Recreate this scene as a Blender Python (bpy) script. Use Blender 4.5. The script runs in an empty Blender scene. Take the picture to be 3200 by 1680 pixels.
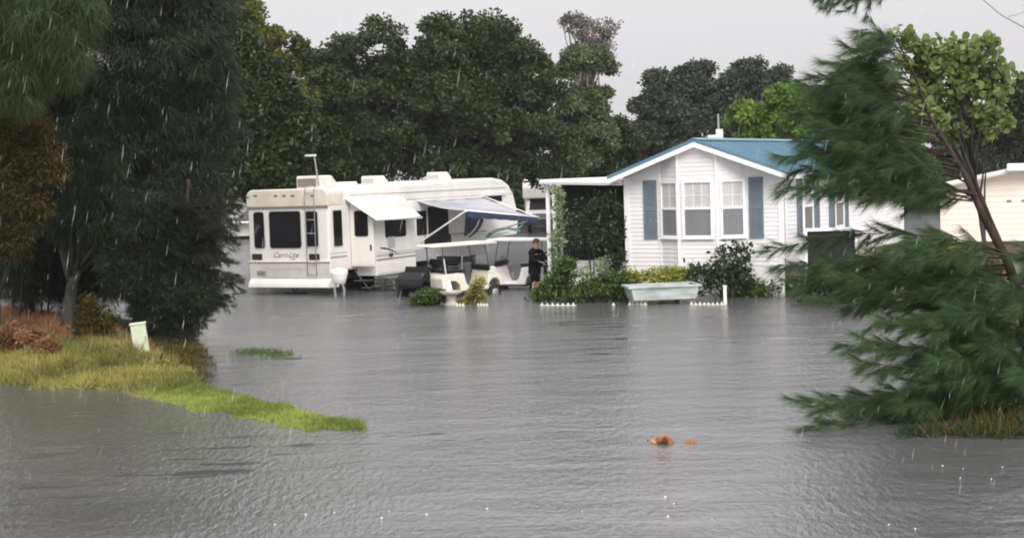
import bpy, bmesh, math, random
import numpy as np
from mathutils import Vector, Matrix
R = math.radians
random.seed(7)
rng = np.random.default_rng(11)
scn = bpy.context.scene
col = scn.collection

# ------------------------------------------------------------------ camera
H, FOC = 3.4, 4700.0
ROLL, PITCH = -0.033, math.atan(295 / 4700.0)
cam_d = bpy.data.cameras.new('camera')
cam = bpy.data.objects.new('camera', cam_d)
col.objects.link(cam)
cam.location = (0, 0, H)
MROT = Matrix.Rotation(math.pi / 2 - PITCH, 3, 'X') @ Matrix.Rotation(ROLL, 3, 'Z')
cam.rotation_euler = MROT.to_euler()
cam_d.sensor_width = 36
cam_d.lens = 36 * FOC / 3200
cam_d.clip_start = 0.2
cam_d.clip_end = 3000
scn.camera = cam

# ------------------------------------------------------------------ world, sun, exposure
SUN_EL, SUN_AZ = R(42), R(170)
w = bpy.data.worlds.new("World"); scn.world = w; w.use_nodes = True
nt = w.node_tree; nt.nodes.clear()
out = nt.nodes.new('ShaderNodeOutputWorld'); bg = nt.nodes.new('ShaderNodeBackground')
sky = nt.nodes.new('ShaderNodeTexSky'); sky.sky_type = 'NISHITA'; sky.sun_disc = False
sky.sun_elevation = SUN_EL; sky.sun_rotation = SUN_AZ; sky.dust_density = 6; sky.air_density = 1.2
hs = nt.nodes.new('ShaderNodeHueSaturation'); hs.inputs['Saturation'].default_value = 0.06
mx = nt.nodes.new('ShaderNodeMix'); mx.data_type = 'RGBA'; mx.inputs[0].default_value = 0.86
mx.inputs[7].default_value = (5.45, 5.33, 5.50, 1)           # flat overcast cloud layer
nt.links.new(sky.outputs[0], hs.inputs['Color']); nt.links.new(hs.outputs[0], mx.inputs[6])
# overcast sky: the zenith is brighter than the horizon
wtc = nt.nodes.new('ShaderNodeTexCoord'); wsx = nt.nodes.new('ShaderNodeSeparateXYZ'); nt.links.new(wtc.outputs['Generated'], wsx.inputs[0])
wmr = nt.nodes.new('ShaderNodeMapRange'); wmr.inputs[1].default_value = 0.0; wmr.inputs[2].default_value = 1.0
wmr.inputs[3].default_value = 0.94; wmr.inputs[4].default_value = 2.3; nt.links.new(wsx.outputs['Z'], wmr.inputs[0])
wvm = nt.nodes.new('ShaderNodeVectorMath'); wvm.operation = 'SCALE'
nt.links.new(mx.outputs[2], wvm.inputs[0]); nt.links.new(wmr.outputs[0], wvm.inputs['Scale']); nt.links.new(wvm.outputs[0], bg.inputs[0]); nt.links.new(bg.outputs[0], out.inputs[0])
bg.inputs[1].default_value = 0.10
sd = bpy.data.lights.new('sun', 'SUN'); sd.energy = 1.85; sd.angle = R(35); sd.color = (1, 0.975, 0.94)
so = bpy.data.objects.new('sun', sd); col.objects.link(so)
so.rotation_euler = (math.pi / 2 - SUN_EL, 0, math.pi - SUN_AZ)
vs = scn.view_settings; vs.view_transform = 'Standard'; vs.look = 'None'; vs.exposure = 0.58; vs.gamma = 1
scn.render.engine = 'CYCLES'
scn.cycles.max_bounces = 6; scn.cycles.transparent_max_bounces = 12
scn.cycles.volume_bounces = 0
scn.cycles.pixel_filter_type = 'BLACKMAN_HARRIS'; scn.cycles.filter_width = 1.9

# ------------------------------------------------------------------ pixel helpers (photo pixels, 3200 wide)
def ray(px, py):
    return MROT @ Vector(((px - 1600) / FOC, -(py - 840) / FOC, -1.0))
def at(px, py, Y):
    d = ray(px, py); t = Y / d.y
    return Vector((d.x * t, Y, H + d.z * t))
def gnd(px, py, z=0.0):
    d = ray(px, py); t = (z - H) / d.z
    return Vector((d.x * t, d.y * t, z))

# ------------------------------------------------------------------ tagging
def tag(o, label=None, cat=None, group=None, kind=None):
    if label: o['label'] = label
    if cat: o['category'] = cat
    if group: o['group'] = group
    if kind: o['kind'] = kind
    return o
def empty(name, loc=(0, 0, 0), rz=0.0, label=None, cat=None, group=None):
    o = bpy.data.objects.new(name, None); col.objects.link(o)
    o.location = loc; o.rotation_euler = (0, 0, rz); o.empty_display_size = 0.2
    return tag(o, label, cat, group)
def kids(o): return [c for c in bpy.data.objects if c.parent == o]
def copy_tree(o, parent=None):
    ks = kids(o)
    c = o.copy(); col.objects.link(c)
    if parent is not None: c.parent = parent
    for k in ks: copy_tree(k, c)
    return c

# ------------------------------------------------------------------ materials
MATS = {}
def mat(name, base, rough=0.55, spec=0.4, metal=0.0, noise=0.0, nscale=3.0, c2=None, bump=0.0, bscale=30.0,
        stretch=(1, 1, 1), dirt=None):
    m = bpy.data.materials.new(name); m.use_nodes = True; n = m.node_tree; L = n.links
    p = n.nodes['Principled BSDF']
    p.inputs['Base Color'].default_value = (*base, 1); p.inputs['Roughness'].default_value = rough
    p.inputs['Specular IOR Level'].default_value = spec; p.inputs['Metallic'].default_value = metal
    tc = n.nodes.new('ShaderNodeTexCoord'); mp = n.nodes.new('ShaderNodeMapping')
    mp.inputs['Scale'].default_value = stretch; L.new(tc.outputs['Object'], mp.inputs[0])
    if noise > 0 or c2:
        nz = n.nodes.new('ShaderNodeTexNoise'); nz.inputs['Scale'].default_value = nscale
        nz.inputs['Detail'].default_value = 5; L.new(mp.outputs[0], nz.inputs['Vector'])
        rp = n.nodes.new('ShaderNodeValToRGB')
        rp.color_ramp.elements[0].position = 0.35; rp.color_ramp.elements[1].position = 0.65
        b2 = c2 if c2 else tuple(max(0, c * (1 - noise)) for c in base)
        rp.color_ramp.elements[0].color = (*b2, 1); rp.color_ramp.elements[1].color = (*base, 1)
        L.new(nz.outputs['Fac'], rp.inputs[0]); L.new(rp.outputs[0], p.inputs['Base Color'])
    if bump > 0:
        nb = n.nodes.new('ShaderNodeTexNoise'); nb.inputs['Scale'].default_value = bscale
        nb.inputs['Detail'].default_value = 4; L.new(mp.outputs[0], nb.inputs['Vector'])
        bp = n.nodes.new('ShaderNodeBump'); bp.inputs['Strength'].default_value = bump
        bp.inputs['Distance'].default_value = 0.02
        L.new(nb.outputs['Fac'], bp.inputs['Height']); L.new(bp.outputs[0], p.inputs['Normal'])
    return m
def leafmat(name, a, b, transl=0.25, rough=0.5, nscale=0.5):
    """leaf colour a..b by a per-leaf tint attribute mixed with a soft noise through the crown"""
    m = bpy.data.materials.new(name); m.use_nodes = True; n = m.node_tree; L = n.links
    p = n.nodes['Principled BSDF']; o = n.nodes['Material Output']
    p.inputs['Roughness'].default_value = rough; p.inputs['Specular IOR Level'].default_value = 0.3
    at_ = n.nodes.new('ShaderNodeAttribute'); at_.attribute_name = 'tint'
    tc = n.nodes.new('ShaderNodeTexCoord'); nz = n.nodes.new('ShaderNodeTexNoise')
    nz.inputs['Scale'].default_value = nscale; nz.inputs['Detail'].default_value = 3
    L.new(tc.outputs['Object'], nz.inputs['Vector'])
    ad = n.nodes.new('ShaderNodeMath'); ad.operation = 'ADD'
    L.new(at_.outputs['Fac'], ad.inputs[0]); L.new(nz.outputs['Fac'], ad.inputs[1])
    mr = n.nodes.new('ShaderNodeMapRange'); mr.inputs[1].default_value = 0.45; mr.inputs[2].default_value = 1.45
    L.new(ad.outputs[0], mr.inputs[0])
    mxn = n.nodes.new('ShaderNodeMix'); mxn.data_type = 'RGBA'
    mxn.inputs[6].default_value = (*a, 1); mxn.inputs[7].default_value = (*b, 1)
    L.new(mr.outputs[0], mxn.inputs[0]); L.new(mxn.outputs[2], p.inputs['Base Color'])
    if transl > 0:
        tr = n.nodes.new('ShaderNodeBsdfTranslucent'); ms = n.nodes.new('ShaderNodeMixShader')
        ms.inputs[0].default_value = transl
        L.new(mxn.outputs[2], tr.inputs[0]); L.new(p.outputs[0], ms.inputs[1]); L.new(tr.outputs[0], ms.inputs[2])
        L.new(ms.outputs[0], o.inputs[0])
    return m
def glassmat(name, tint, alpha):
    m = bpy.data.materials.new(name); m.use_nodes = True; n = m.node_tree; L = n.links
    p = n.nodes['Principled BSDF']; o = n.nodes['Material Output']
    p.inputs['Base Color'].default_value = (*tint, 1); p.inputs['Roughness'].default_value = 0.12
    t = n.nodes.new('ShaderNodeBsdfTransparent'); ms = n.nodes.new('ShaderNodeMixShader')
    ms.inputs[0].default_value = alpha
    L.new(t.outputs[0], ms.inputs[1]); L.new(p.outputs[0], ms.inputs[2]); L.new(ms.outputs[0], o.inputs[0])
    return m

M = dict(
    rv=mat('rv_gelcoat', (0.72, 0.69, 0.63), 0.35, c2=(0.64, 0.60, 0.53), nscale=1.3, stretch=(1, 1, .25)),
    rvw=mat('rv_white', (0.78, 0.755, 0.715), 0.35, c2=(0.70, 0.675, 0.625), nscale=1.6, stretch=(1, 1, .25)),
    cap=mat('rv_cream_cap', (0.70, 0.66, 0.54), 0.4, c2=(0.60, 0.56, 0.45), nscale=2.0),
    lowgrey=mat('rv_lower_panel', (0.60, 0.585, 0.54), 0.4, c2=(0.50, 0.48, 0.43), nscale=2.0),
    blackglass=mat('dark_tinted_glass', (0.008, 0.008, 0.010), 0.25, 0.12),
    rubber=mat('black_rubber', (0.02, 0.02, 0.022), 0.7, 0.2),
    darkmetal=mat('dark_metal', (0.05, 0.05, 0.055), 0.5, 0.4),
    greymetal=mat('grey_metal', (0.35, 0.35, 0.36), 0.4, 0.5, 0.3),
    white=mat('white_paint', (0.80, 0.79, 0.77), 0.45, noise=.08, nscale=2),
    canvas=mat('white_awning_cloth', (0.86, 0.86, 0.85), 0.8, 0.1),
    awn=mat('blue_grey_awning_cloth', (0.27, 0.27, 0.30), 0.75, 0.15, c2=(0.42, 0.415, 0.44), nscale=1.2, stretch=(2.5, .3, 1)),
    navy=mat('navy_vinyl', (0.030, 0.042, 0.085), 0.5, 0.3),
    navyblk=mat('dark_navy_decal', (0.012, 0.018, 0.03), 0.4, 0.3),
    teal=mat('teal_decal', (0.10, 0.24, 0.25), 0.4, 0.3),
    stripe=mat('grey_stripe', (0.20, 0.195, 0.19), 0.5, 0.3),
    stripe2=mat('pale_stripe', (0.42, 0.42, 0.42), 0.5, 0.3),
    tail=mat('dark_red_lens', (0.05, 0.012, 0.01), 0.25, 0.5),
    amber=mat('amber_lens', (0.12, 0.07, 0.03), 0.3, 0.5),
    acgrille=mat('brown_grey_grille', (0.20, 0.16, 0.14), 0.6),
    ac=mat('ac_shroud', (0.72, 0.68, 0.62), 0.5, c2=(0.62, 0.57, 0.50), nscale=4),
    siding=mat('white_vinyl_siding', (0.80, 0.775, 0.78), 0.5, 0.3, c2=(0.74, 0.715, 0.71), nscale=1.5, stretch=(.4, .4, 2)),
    trim=mat('white_trim', (0.84, 0.82, 0.82), 0.45, 0.3),
    roofblue=mat('blue_metal_roof', (0.095, 0.19, 0.25), 0.4, 0.4, c2=(0.12, 0.22, 0.285), nscale=1.5, stretch=(.3, 2, 1)),
    shutter=mat('slate_blue_shutter', (0.155, 0.190, 0.225), 0.6, 0.3, noise=.12, nscale=5),
    curtain=mat('pale_curtain', (0.52, 0.51, 0.50), 0.8, 0.1, c2=(0.44, 0.43, 0.42), nscale=9, stretch=(2, 2, .15)),
    screenpane=mat('grey_insect_screen', (0.20, 0.205, 0.215), 0.5, 0.35, c2=(0.17, 0.17, 0.18), nscale=2),
    darkpane=mat('dark_pane', (0.05, 0.052, 0.06), 0.2, 0.5),
    skirt=mat('brown_skirting', (0.20, 0.14, 0.12), 0.8, 0.2, c2=(0.13, 0.09, 0.08), nscale=3),
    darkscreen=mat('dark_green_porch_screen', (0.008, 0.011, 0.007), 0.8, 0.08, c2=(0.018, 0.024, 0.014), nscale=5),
    darkrail=mat('dark_rail', (0.035, 0.04, 0.03), 0.6, 0.2),
    cartcream=mat('cream_cart_paint', (0.72, 0.69, 0.58), 0.35, 0.4, noise=.1, nscale=4),
    cartwhite=mat('white_cart_paint', (0.78, 0.74, 0.73), 0.35, 0.4, noise=.1, nscale=4),
    black=mat('black_vinyl', (0.012, 0.012, 0.014), 0.6, 0.25),
    blackcloth=mat('black_cloth', (0.010, 0.010, 0.013), 0.9, 0.1, bump=.4, bscale=20),
    skin=mat('skin', (0.42, 0.27, 0.21), 0.6, 0.3),
    hair=mat('brown_hair', (0.09, 0.05, 0.045), 0.8, 0.2),
    chrome=mat('chrome', (0.6, 0.6, 0.6), 0.25, 0.5, 0.8),
    concrete=mat('pale_concrete', (0.46, 0.42, 0.36), 0.85, 0.2, c2=(0.33, 0.30, 0.26), nscale=8),
    wood=mat('weathered_wood', (0.14, 0.145, 0.12), 0.8, 0.2, noise=.35, nscale=6, stretch=(.3, 2, 2)),
    dinghy=mat('pale_green_fibreglass', (0.44, 0.475, 0.455), 0.55, 0.3, c2=(0.25, 0.28, 0.27), nscale=4, stretch=(.4, 1, 1.5)),
    picket=mat('white_plastic_picket', (0.72, 0.71, 0.62), 0.5, 0.3),
    pedestal=mat('pale_green_plastic', (0.58, 0.62, 0.46), 0.5, 0.3, c2=(0.50, 0.54, 0.40), nscale=5),
    bark=mat('brown_bark', (0.055, 0.038, 0.030), 0.9, 0.2, c2=(0.028, 0.020, 0.017), nscale=8, stretch=(1, 1, .25), bump=.6, bscale=30),
    barkgrey=mat('grey_bark', (0.085, 0.085, 0.075), 0.9, 0.2, c2=(0.04, 0.04, 0.035), nscale=6, stretch=(1, 1, .25), bump=.6, bscale=30),
    barkpale=mat('pale_bark', (0.24, 0.22, 0.20), 0.9, 0.2, c2=(0.14, 0.13, 0.12), nscale=5, stretch=(1, 1, .3)),
    tan=mat('cream_house_panel', (0.78, 0.70, 0.60), 0.6, 0.3, noise=.06, nscale=2),
    tantrim=mat('cream_house_trim', (0.58, 0.53, 0.47), 0.6, 0.3),
    shed=mat('grey_shed_wall', (0.46, 0.46, 0.42), 0.6, 0.2, noise=.2, nscale=2),
    shedroof=mat('pale_metal_roof', (0.72, 0.74, 0.73), 0.4, 0.4),
    darkroof=mat('dark_awning_roof', (0.10, 0.10, 0.09), 0.7, 0.2),
    cable=mat('grey_cable', (0.28, 0.28, 0.28), 0.6, 0.2),
    dogfur=mat('ginger_fur', (0.33, 0.135, 0.05), 0.75, 0.25, c2=(0.20, 0.075, 0.028), nscale=25, bump=.5, bscale=90),
    dogpale=mat('pale_ginger_fur', (0.50, 0.31, 0.18), 0.75, 0.25, noise=.2, nscale=25),
    dogdark=mat('dark_brown_fur', (0.08, 0.022, 0.010), 0.8, 0.2),
)

# ------------------------------------------------------------------ mesh builder
class MB:
    def __init__(s): s.v = []; s.f = []
    def add(s, vs_, fs):
        b = len(s.v); s.v += [tuple(v) for v in vs_]; s.f += [tuple(i + b for i in f) for f in fs]; return s
    def box(s, x0, x1, y0, y1, z0, z1):
        return s.add([(x0, y0, z0), (x1, y0, z0), (x1, y1, z0), (x0, y1, z0), (x0, y0, z1), (x1, y0, z1), (x1, y1, z1), (x0, y1, z1)],
                     [(0, 3, 2, 1), (4, 5, 6, 7), (0, 1, 5, 4), (1, 2, 6, 5), (2, 3, 7, 6), (3, 0, 4, 7)])
    def prism(s, poly, axis, a, b):
        """poly: list of 2D points; axis 0: (y,z) extruded in x; 1: (x,z) in y; 2: (x,y) in z"""
        n = len(poly)
        def P(p, t):
            return (t, p[0], p[1]) if axis == 0 else ((p[0], t, p[1]) if axis == 1 else (p[0], p[1], t))
        return s.add([P(p, a) for p in poly] + [P(p, b) for p in poly],
                     [tuple(range(n))[::-1], tuple(range(n, 2 * n))] + [(i, (i + 1) % n, n + (i + 1) % n, n + i) for i in range(n)])
    def tube(s, pts, rad, n=8, cap=True):
        pts = [Vector(p) for p in pts]
        if not hasattr(rad, '__len__'): rad = [rad] * len(pts)
        rings = []
        up = Vector((0.13, 0.27, 0.95))
        vs_ = []
        for i, p in enumerate(pts):
            d = (pts[min(i + 1, len(pts) - 1)] - pts[max(i - 1, 0)]).normalized()
            a = d.cross(up)
            if a.length < 1e-3: a = d.cross(Vector((1, 0, 0)))
            a.normalize(); b = d.cross(a)
            for k in range(n):
                t = 2 * math.pi * k / n
                vs_.append(p + (a * math.cos(t) + b * math.sin(t)) * rad[i])
        fs = [(i * n + k, i * n + (k + 1) % n, (i + 1) * n + (k + 1) % n, (i + 1) * n + k) for i in range(len(pts) - 1) for k in range(n)]
        if cap: fs += [tuple(range(n))[::-1], tuple(range((len(pts) - 1) * n, len(pts) * n))]
        return s.add(vs_, fs)
    def bar(s, a, b, r, n=6): return s.tube([a, b], r, n)
    def lathe(s, prof, c=(0, 0, 0), n=20, sx=1, sy=1):
        vs_ = [(c[0] + r * math.cos(2 * math.pi * k / n) * sx, c[1] + r * math.sin(2 * math.pi * k / n) * sy, c[2] + z) for r, z in prof for k in range(n)]
        fs = [(i * n + k, i * n + (k + 1) % n, (i + 1) * n + (k + 1) % n, (i + 1) * n + k) for i in range(len(prof) - 1) for k in range(n)]
        fs += [tuple(range(n))[::-1], tuple(range((len(prof) - 1) * n, len(prof) * n))]
        return s.add(vs_, fs)
    def build(s, name, m, parent=None, bevel=0, seg=2, smooth=False, loc=None):
        me = bpy.data.meshes.new(name); me.from_pydata(s.v, [], s.f); me.update()
        bm = bmesh.new(); bm.from_mesh(me); bmesh.ops.recalc_face_normals(bm, faces=bm.faces); bm.to_mesh(me); bm.free()
        me.materials.append(M[m] if isinstance(m, str) else m)
        if smooth: me.polygons.foreach_set('use_smooth', [True] * len(me.polygons))
        o = bpy.data.objects.new(name, me); col.objects.link(o)
        if parent is not None: o.parent = parent
        if loc is not None: o.location = loc
        if bevel > 0:
            b = o.modifiers.new('bevel', 'BEVEL'); b.width = bevel; b.segments = seg; b.limit_method = 'ANGLE'; b.angle_limit = R(30)
        return o
def npmesh(name, verts, nper, m, parent=None, tint=None):
    """fast mesh of many separate n-gons: verts (N*nper,3)"""
    verts = np.asarray(verts, dtype=np.float32); nf = len(verts) // nper
    me = bpy.data.meshes.new(name)
    me.vertices.add(len(verts)); me.vertices.foreach_set('co', verts.ravel())
    me.loops.add(nf * nper); me.loops.foreach_set('vertex_index', np.arange(nf * nper, dtype=np.int32))
    me.polygons.add(nf); me.polygons.foreach_set('loop_start', np.arange(0, nf * nper, nper, dtype=np.int32))
    me.polygons.foreach_set('loop_total', np.full(nf, nper, dtype=np.int32))
    me.update(calc_edges=True)
    if tint is not None:
        a = me.attributes.new('tint', 'FLOAT', 'POINT'); a.data.foreach_set('value', np.repeat(np.asarray(tint, dtype=np.float32), nper))
    me.materials.append(m)
    o = bpy.data.objects.new(name, me); col.objects.link(o)
    if parent is not None: o.parent = parent
    return o
def norm(a): return a / np.maximum(np.linalg.norm(a, axis=1, keepdims=True), 1e-6)
def leafverts(p, d, ln, wd):
    """diamond leaves: p (N,3) base, d (N,3) direction, ln, wd arrays"""
    N = len(p); r = norm(np.cross(d, rng.normal(size=(N, 3))))
    ln = np.broadcast_to(ln, (N,))[:, None]; wd = np.broadcast_to(wd, (N,))[:, None]
    v = np.empty((N, 4, 3)); v[:, 0] = p; v[:, 1] = p + d * ln * .5 + r * wd * .5; v[:, 2] = p + d * ln; v[:, 3] = p + d * ln * .5 - r * wd * .5
    return v.reshape(-1, 3)
def roundverts(p, d, ln, wd):
    N = len(p); r = norm(np.cross(d, rng.normal(size=(N, 3)))); u = np.cross(d, r)
    v = np.empty((N, 8, 3))
    for k, (a, b) in enumerate(((0, 0), (.12, .36), (.42, .52), (.78, .42), (1, .06), (.80, -.40), (.44, -.52), (.12, -.38))):
        v[:, k] = p + d * (ln * a)[:, None] + r * (wd * b)[:, None] + u * (ln * .10 * (abs(b) - .2))[:, None]
    return v.reshape(-1, 3)
def needleverts(p, d, ln, wd):
    N = len(p); r = norm(np.cross(d, rng.normal(size=(N, 3))))
    ln = np.broadcast_to(ln, (N,))[:, None]; wd = np.broadcast_to(wd, (N,))[:, None]
    v = np.empty((N, 3, 3)); v[:, 0] = p - r * wd * .5; v[:, 1] = p + r * wd * .5; v[:, 2] = p + d * ln
    return v.reshape(-1, 3)

LM = dict(
    oak=leafmat('oak_leaves', (0.010, 0.019, 0.006), (0.050, 0.075, 0.022), .2),
    dark=leafmat('dark_casuarina', (0.008, 0.013, 0.008), (0.028, 0.040, 0.020), .15),
    darkg=leafmat('dark_green_needles', (0.010, 0.020, 0.010), (0.030, 0.052, 0.022), .15),
    mid=leafmat('mid_green_drooping', (0.030, 0.050, 0.018), (0.085, 0.125, 0.045), .3),
    rust=leafmat('yellow_brown_leaves', (0.020, 0.022, 0.008), (0.11, 0.088, 0.016), .3),
    yellow=leafmat('yellow_green_leaves', (0.035, 0.050, 0.010), (0.16, 0.17, 0.025), .3),
    tall=leafmat('grey_green_leaves', (0.055, 0.075, 0.034), (0.15, 0.19, 0.085), .3),
    purple=leafmat('grey_brown_leaves', (0.10, 0.085, 0.08), (0.21, 0.185, 0.165), .25),
    pinefar=leafmat('far_pine', (0.022, 0.034, 0.024), (0.062, 0.080, 0.050), .2),
    lime=leafmat('lime_green_leaves', (0.045, 0.085, 0.014), (0.17, 0.27, 0.045), .35),
    broad=leafmat('broad_lime_leaves', (0.10, 0.145, 0.04), (0.36, 0.43, 0.16), .4, nscale=1.5),
    grey=leafmat('grey_leaves', (0.050, 0.062, 0.045), (0.13, 0.15, 0.11), .25),
    pine=leafmat('pine_needles', (0.022, 0.045, 0.018), (0.10, 0.165, 0.065), .3, nscale=1.2),
    shrub=leafmat('shrub_leaves', (0.030, 0.055, 0.012), (0.10, 0.15, 0.04), .25, nscale=2),
    shrubd=leafmat('dark_shrub_leaves', (0.010, 0.020, 0.008), (0.040, 0.065, 0.028), .15, .35, nscale=2),
    croton=leafmat('yellow_variegated_leaves', (0.10, 0.14, 0.02), (0.48, 0.48, 0.10), .3, nscale=3),
    grass=leafmat('bright_grass', (0.10, 0.14, 0.028), (0.36, 0.43, 0.10), .3, nscale=5),
    olive=leafmat('olive_grass', (0.10, 0.12, 0.03), (0.38, 0.35, 0.10), .3, nscale=3),
    bracken=leafmat('rusty_bracken', (0.10, 0.05, 0.025), (0.42, 0.23, 0.12), .3, nscale=.9),
    vine=leafmat('pale_vine_leaves', (0.08, 0.13, 0.05), (0.33, 0.40, 0.24), .3, nscale=3),
)

# ------------------------------------------------------------------ the setting: water, ground, banks
def water():
    m = bpy.data.materials.new('flood_water'); m.use_nodes = True; n = m.node_tree; L = n.links
    p = n.nodes['Principled BSDF']
    p.inputs['Base Color'].default_value = (0.092, 0.091, 0.094, 1)
    p.inputs['Roughness'].default_value = 0.11; p.inputs['IOR'].default_value = 2.15
    p.inputs['Specular IOR Level'].default_value = 1.0
    tc = n.nodes.new('ShaderNodeTexCoord')
    def nz(scale, sc, detail, rot=0.0, rough=.5):
        mp = n.nodes.new('ShaderNodeMapping'); mp.inputs['Scale'].default_value = sc; mp.inputs['Rotation'].default_value = (0, 0, rot)
        t = n.nodes.new('ShaderNodeTexNoise'); t.inputs['Scale'].default_value = scale; t.inputs['Detail'].default_value = detail
        t.inputs['Roughness'].default_value = rough
        L.new(tc.outputs['Object'], mp.inputs[0]); L.new(mp.outputs[0], t.inputs['Vector']); return t
    a = nz(1.1, (.6, 1.5, 1), 5, .10, .6); b = nz(8.0, (1.5, .5, 1), 4, -.1, .6); wv = nz(1.0, (.7, 2.4, 1), 5, .14, .62); c = nz(42.0, (1, 1, 1), 2)
    patch = nz(.18, (1, 1.6, 1), 3)
    def math_(op, x, y):
        q = n.nodes.new('ShaderNodeMath'); q.operation = op
        for i, u in enumerate((x, y)):
            if isinstance(u, (int, float)): q.inputs[i].default_value = u
            else: L.new(u, q.inputs[i])
        return q.outputs[0]
    h = math_('ADD', math_('MULTIPLY', a.outputs['Fac'], .050), math_('ADD', math_('MULTIPLY', b.outputs['Fac'], .034), math_('MULTIPLY', c.outputs['Fac'], .0075)))
    mw = n.nodes.new('ShaderNodeMapRange'); mw.inputs[1].default_value = .60; mw.inputs[2].default_value = .74; mw.inputs[3].default_value = 0; mw.inputs[4].default_value = .055
    mw.inputs[1].default_value = .555; mw.inputs[2].default_value = .61; mw.inputs[4].default_value = .97
    L.new(wv.outputs['Fac'], mw.inputs[0]); mp2 = n.nodes.new('ShaderNodeMapRange'); mp2.inputs[1].default_value = .47; mp2.inputs[2].default_value = .60
    L.new(nz(.22, (1, 1.3, 1), 2, .8).outputs['Fac'], mp2.inputs[0])
    calm = math_('SUBTRACT', 1.0, math_('MULTIPLY', mw.outputs[0], mp2.outputs[0]))
    mr = n.nodes.new('ShaderNodeMapRange'); mr.inputs[1].default_value = .3; mr.inputs[2].default_value = .7
    mr.inputs[3].default_value = .6; mr.inputs[4].default_value = 1.25
    L.new(patch.outputs['Fac'], mr.inputs[0])
    h = math_('MULTIPLY', h, mr.outputs[0])
    bp = n.nodes.new('ShaderNodeBump'); bp.inputs['Strength'].default_value = 1.0; bp.inputs['Distance'].default_value = 1.0
    L.new(calm, bp.inputs['Strength']); L.new(h, bp.inputs['Height']); L.new(bp.outputs[0], p.inputs['Normal'])
    mb = MB(); mb.add([(-500, -30, 0), (500, -30, 0), (500, 1200, 0), (-500, 1200, 0)], [(0, 1, 2, 3)])
    o = mb.build('water', m); tag(o, kind='structure')
water()

def pip(x, y, poly):
    inside = np.zeros(len(x), bool); j = len(poly) - 1
    for i in range(len(poly)):
        xi, yi = poly[i]; xj, yj = poly[j]
        c = ((yi > y) != (yj > y)) & (x < (xj - xi) * (y - yi) / (yj - yi + 1e-12) + xi)
        inside ^= c; j = i
    return inside
def edgedist(x, y, poly):
    d = np.full(len(x), 1e9)
    for i in range(len(poly)):
        ax, ay = poly[i]; bx, by = poly[(i + 1) % len(poly)]
        dx, dy = bx - ax, by - ay; t = np.clip(((x - ax) * dx + (y - ay) * dy) / (dx * dx + dy * dy), 0, 1)
        d = np.minimum(d, np.hypot(x - ax - t * dx, y - ay - t * dy))
    return d
def bank_height(x, y, poly, top, slope):
    d = edgedist(x, y, poly); s = np.where(pip(x, y, poly), d, -d)
    return np.minimum(top, s * slope) + .02 * np.sin(x * 3.1 + y * 1.7) * (s > .2)
def bank(name, poly, top, slope, m, step=.25):
    xs = [p[0] for p in poly]; ys = [p[1] for p in poly]
    X = np.arange(min(xs) - .6, max(xs) + .6 + step, step); Y = np.arange(min(ys) - .6, max(ys) + .6 + step, step)
    gx, gy = np.meshgrid(X, Y); fx, fy = gx.ravel(), gy.ravel()
    z = np.maximum(bank_height(fx, fy, poly, top, slope), -.35)
    nx, ny = len(X), len(Y); mb = MB()
    mb.add(list(zip(fx.tolist(), fy.tolist(), z.tolist())), [(j * nx + i, j * nx + i + 1, (j + 1) * nx + i + 1, (j + 1) * nx + i) for j in range(ny - 1) for i in range(nx - 1)])
    o = mb.build(name, m, smooth=True); tag(o, kind='structure'); return o
soil = mat('leaf_litter_soil', (0.040, 0.036, 0.020), .95, .1, c2=(0.024, 0.020, 0.012), nscale=2.5, bump=.8, bscale=12)
LBpx = [(-500, 1165), (0, 1195), (220, 1212), (450, 1216), (560, 1255), (800, 1302), (1000, 1336), (1128, 1338),
        (1100, 1318), (950, 1284), (800, 1250), (690, 1222), (600, 1196), (585, 1160), (620, 1100), (600, 1060), (540, 1020), (330, 985), (0, 965), (-600, 930)]
LB = [tuple(gnd(a, b)[:2]) for a, b in LBpx]
bank('left_bank', LB, .30, .10, soil)
RBpx = [(2820, 1352), (2860, 1338), (3000, 1325), (3300, 1300), (3700, 1290), (3700, 1362), (3300, 1372), (3000, 1370), (2860, 1362)]
RB = [tuple(gnd(a, b)[:2]) for a, b in RBpx]
bank('right_bank', RB, .16, .12, soil, .15)
# land far behind, where the flood ends
gm = mat('far_grass', (0.06, 0.075, 0.03), .95, .1, c2=(0.045, 0.05, 0.025), nscale=.2)
mb = MB(); mb.add([(-500, 100, .05), (500, 100, .05), (500, 1200, .6), (-500, 1200, .6)], [(0, 1, 2, 3)])
tag(mb.build('ground', gm), kind='structure')

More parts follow.
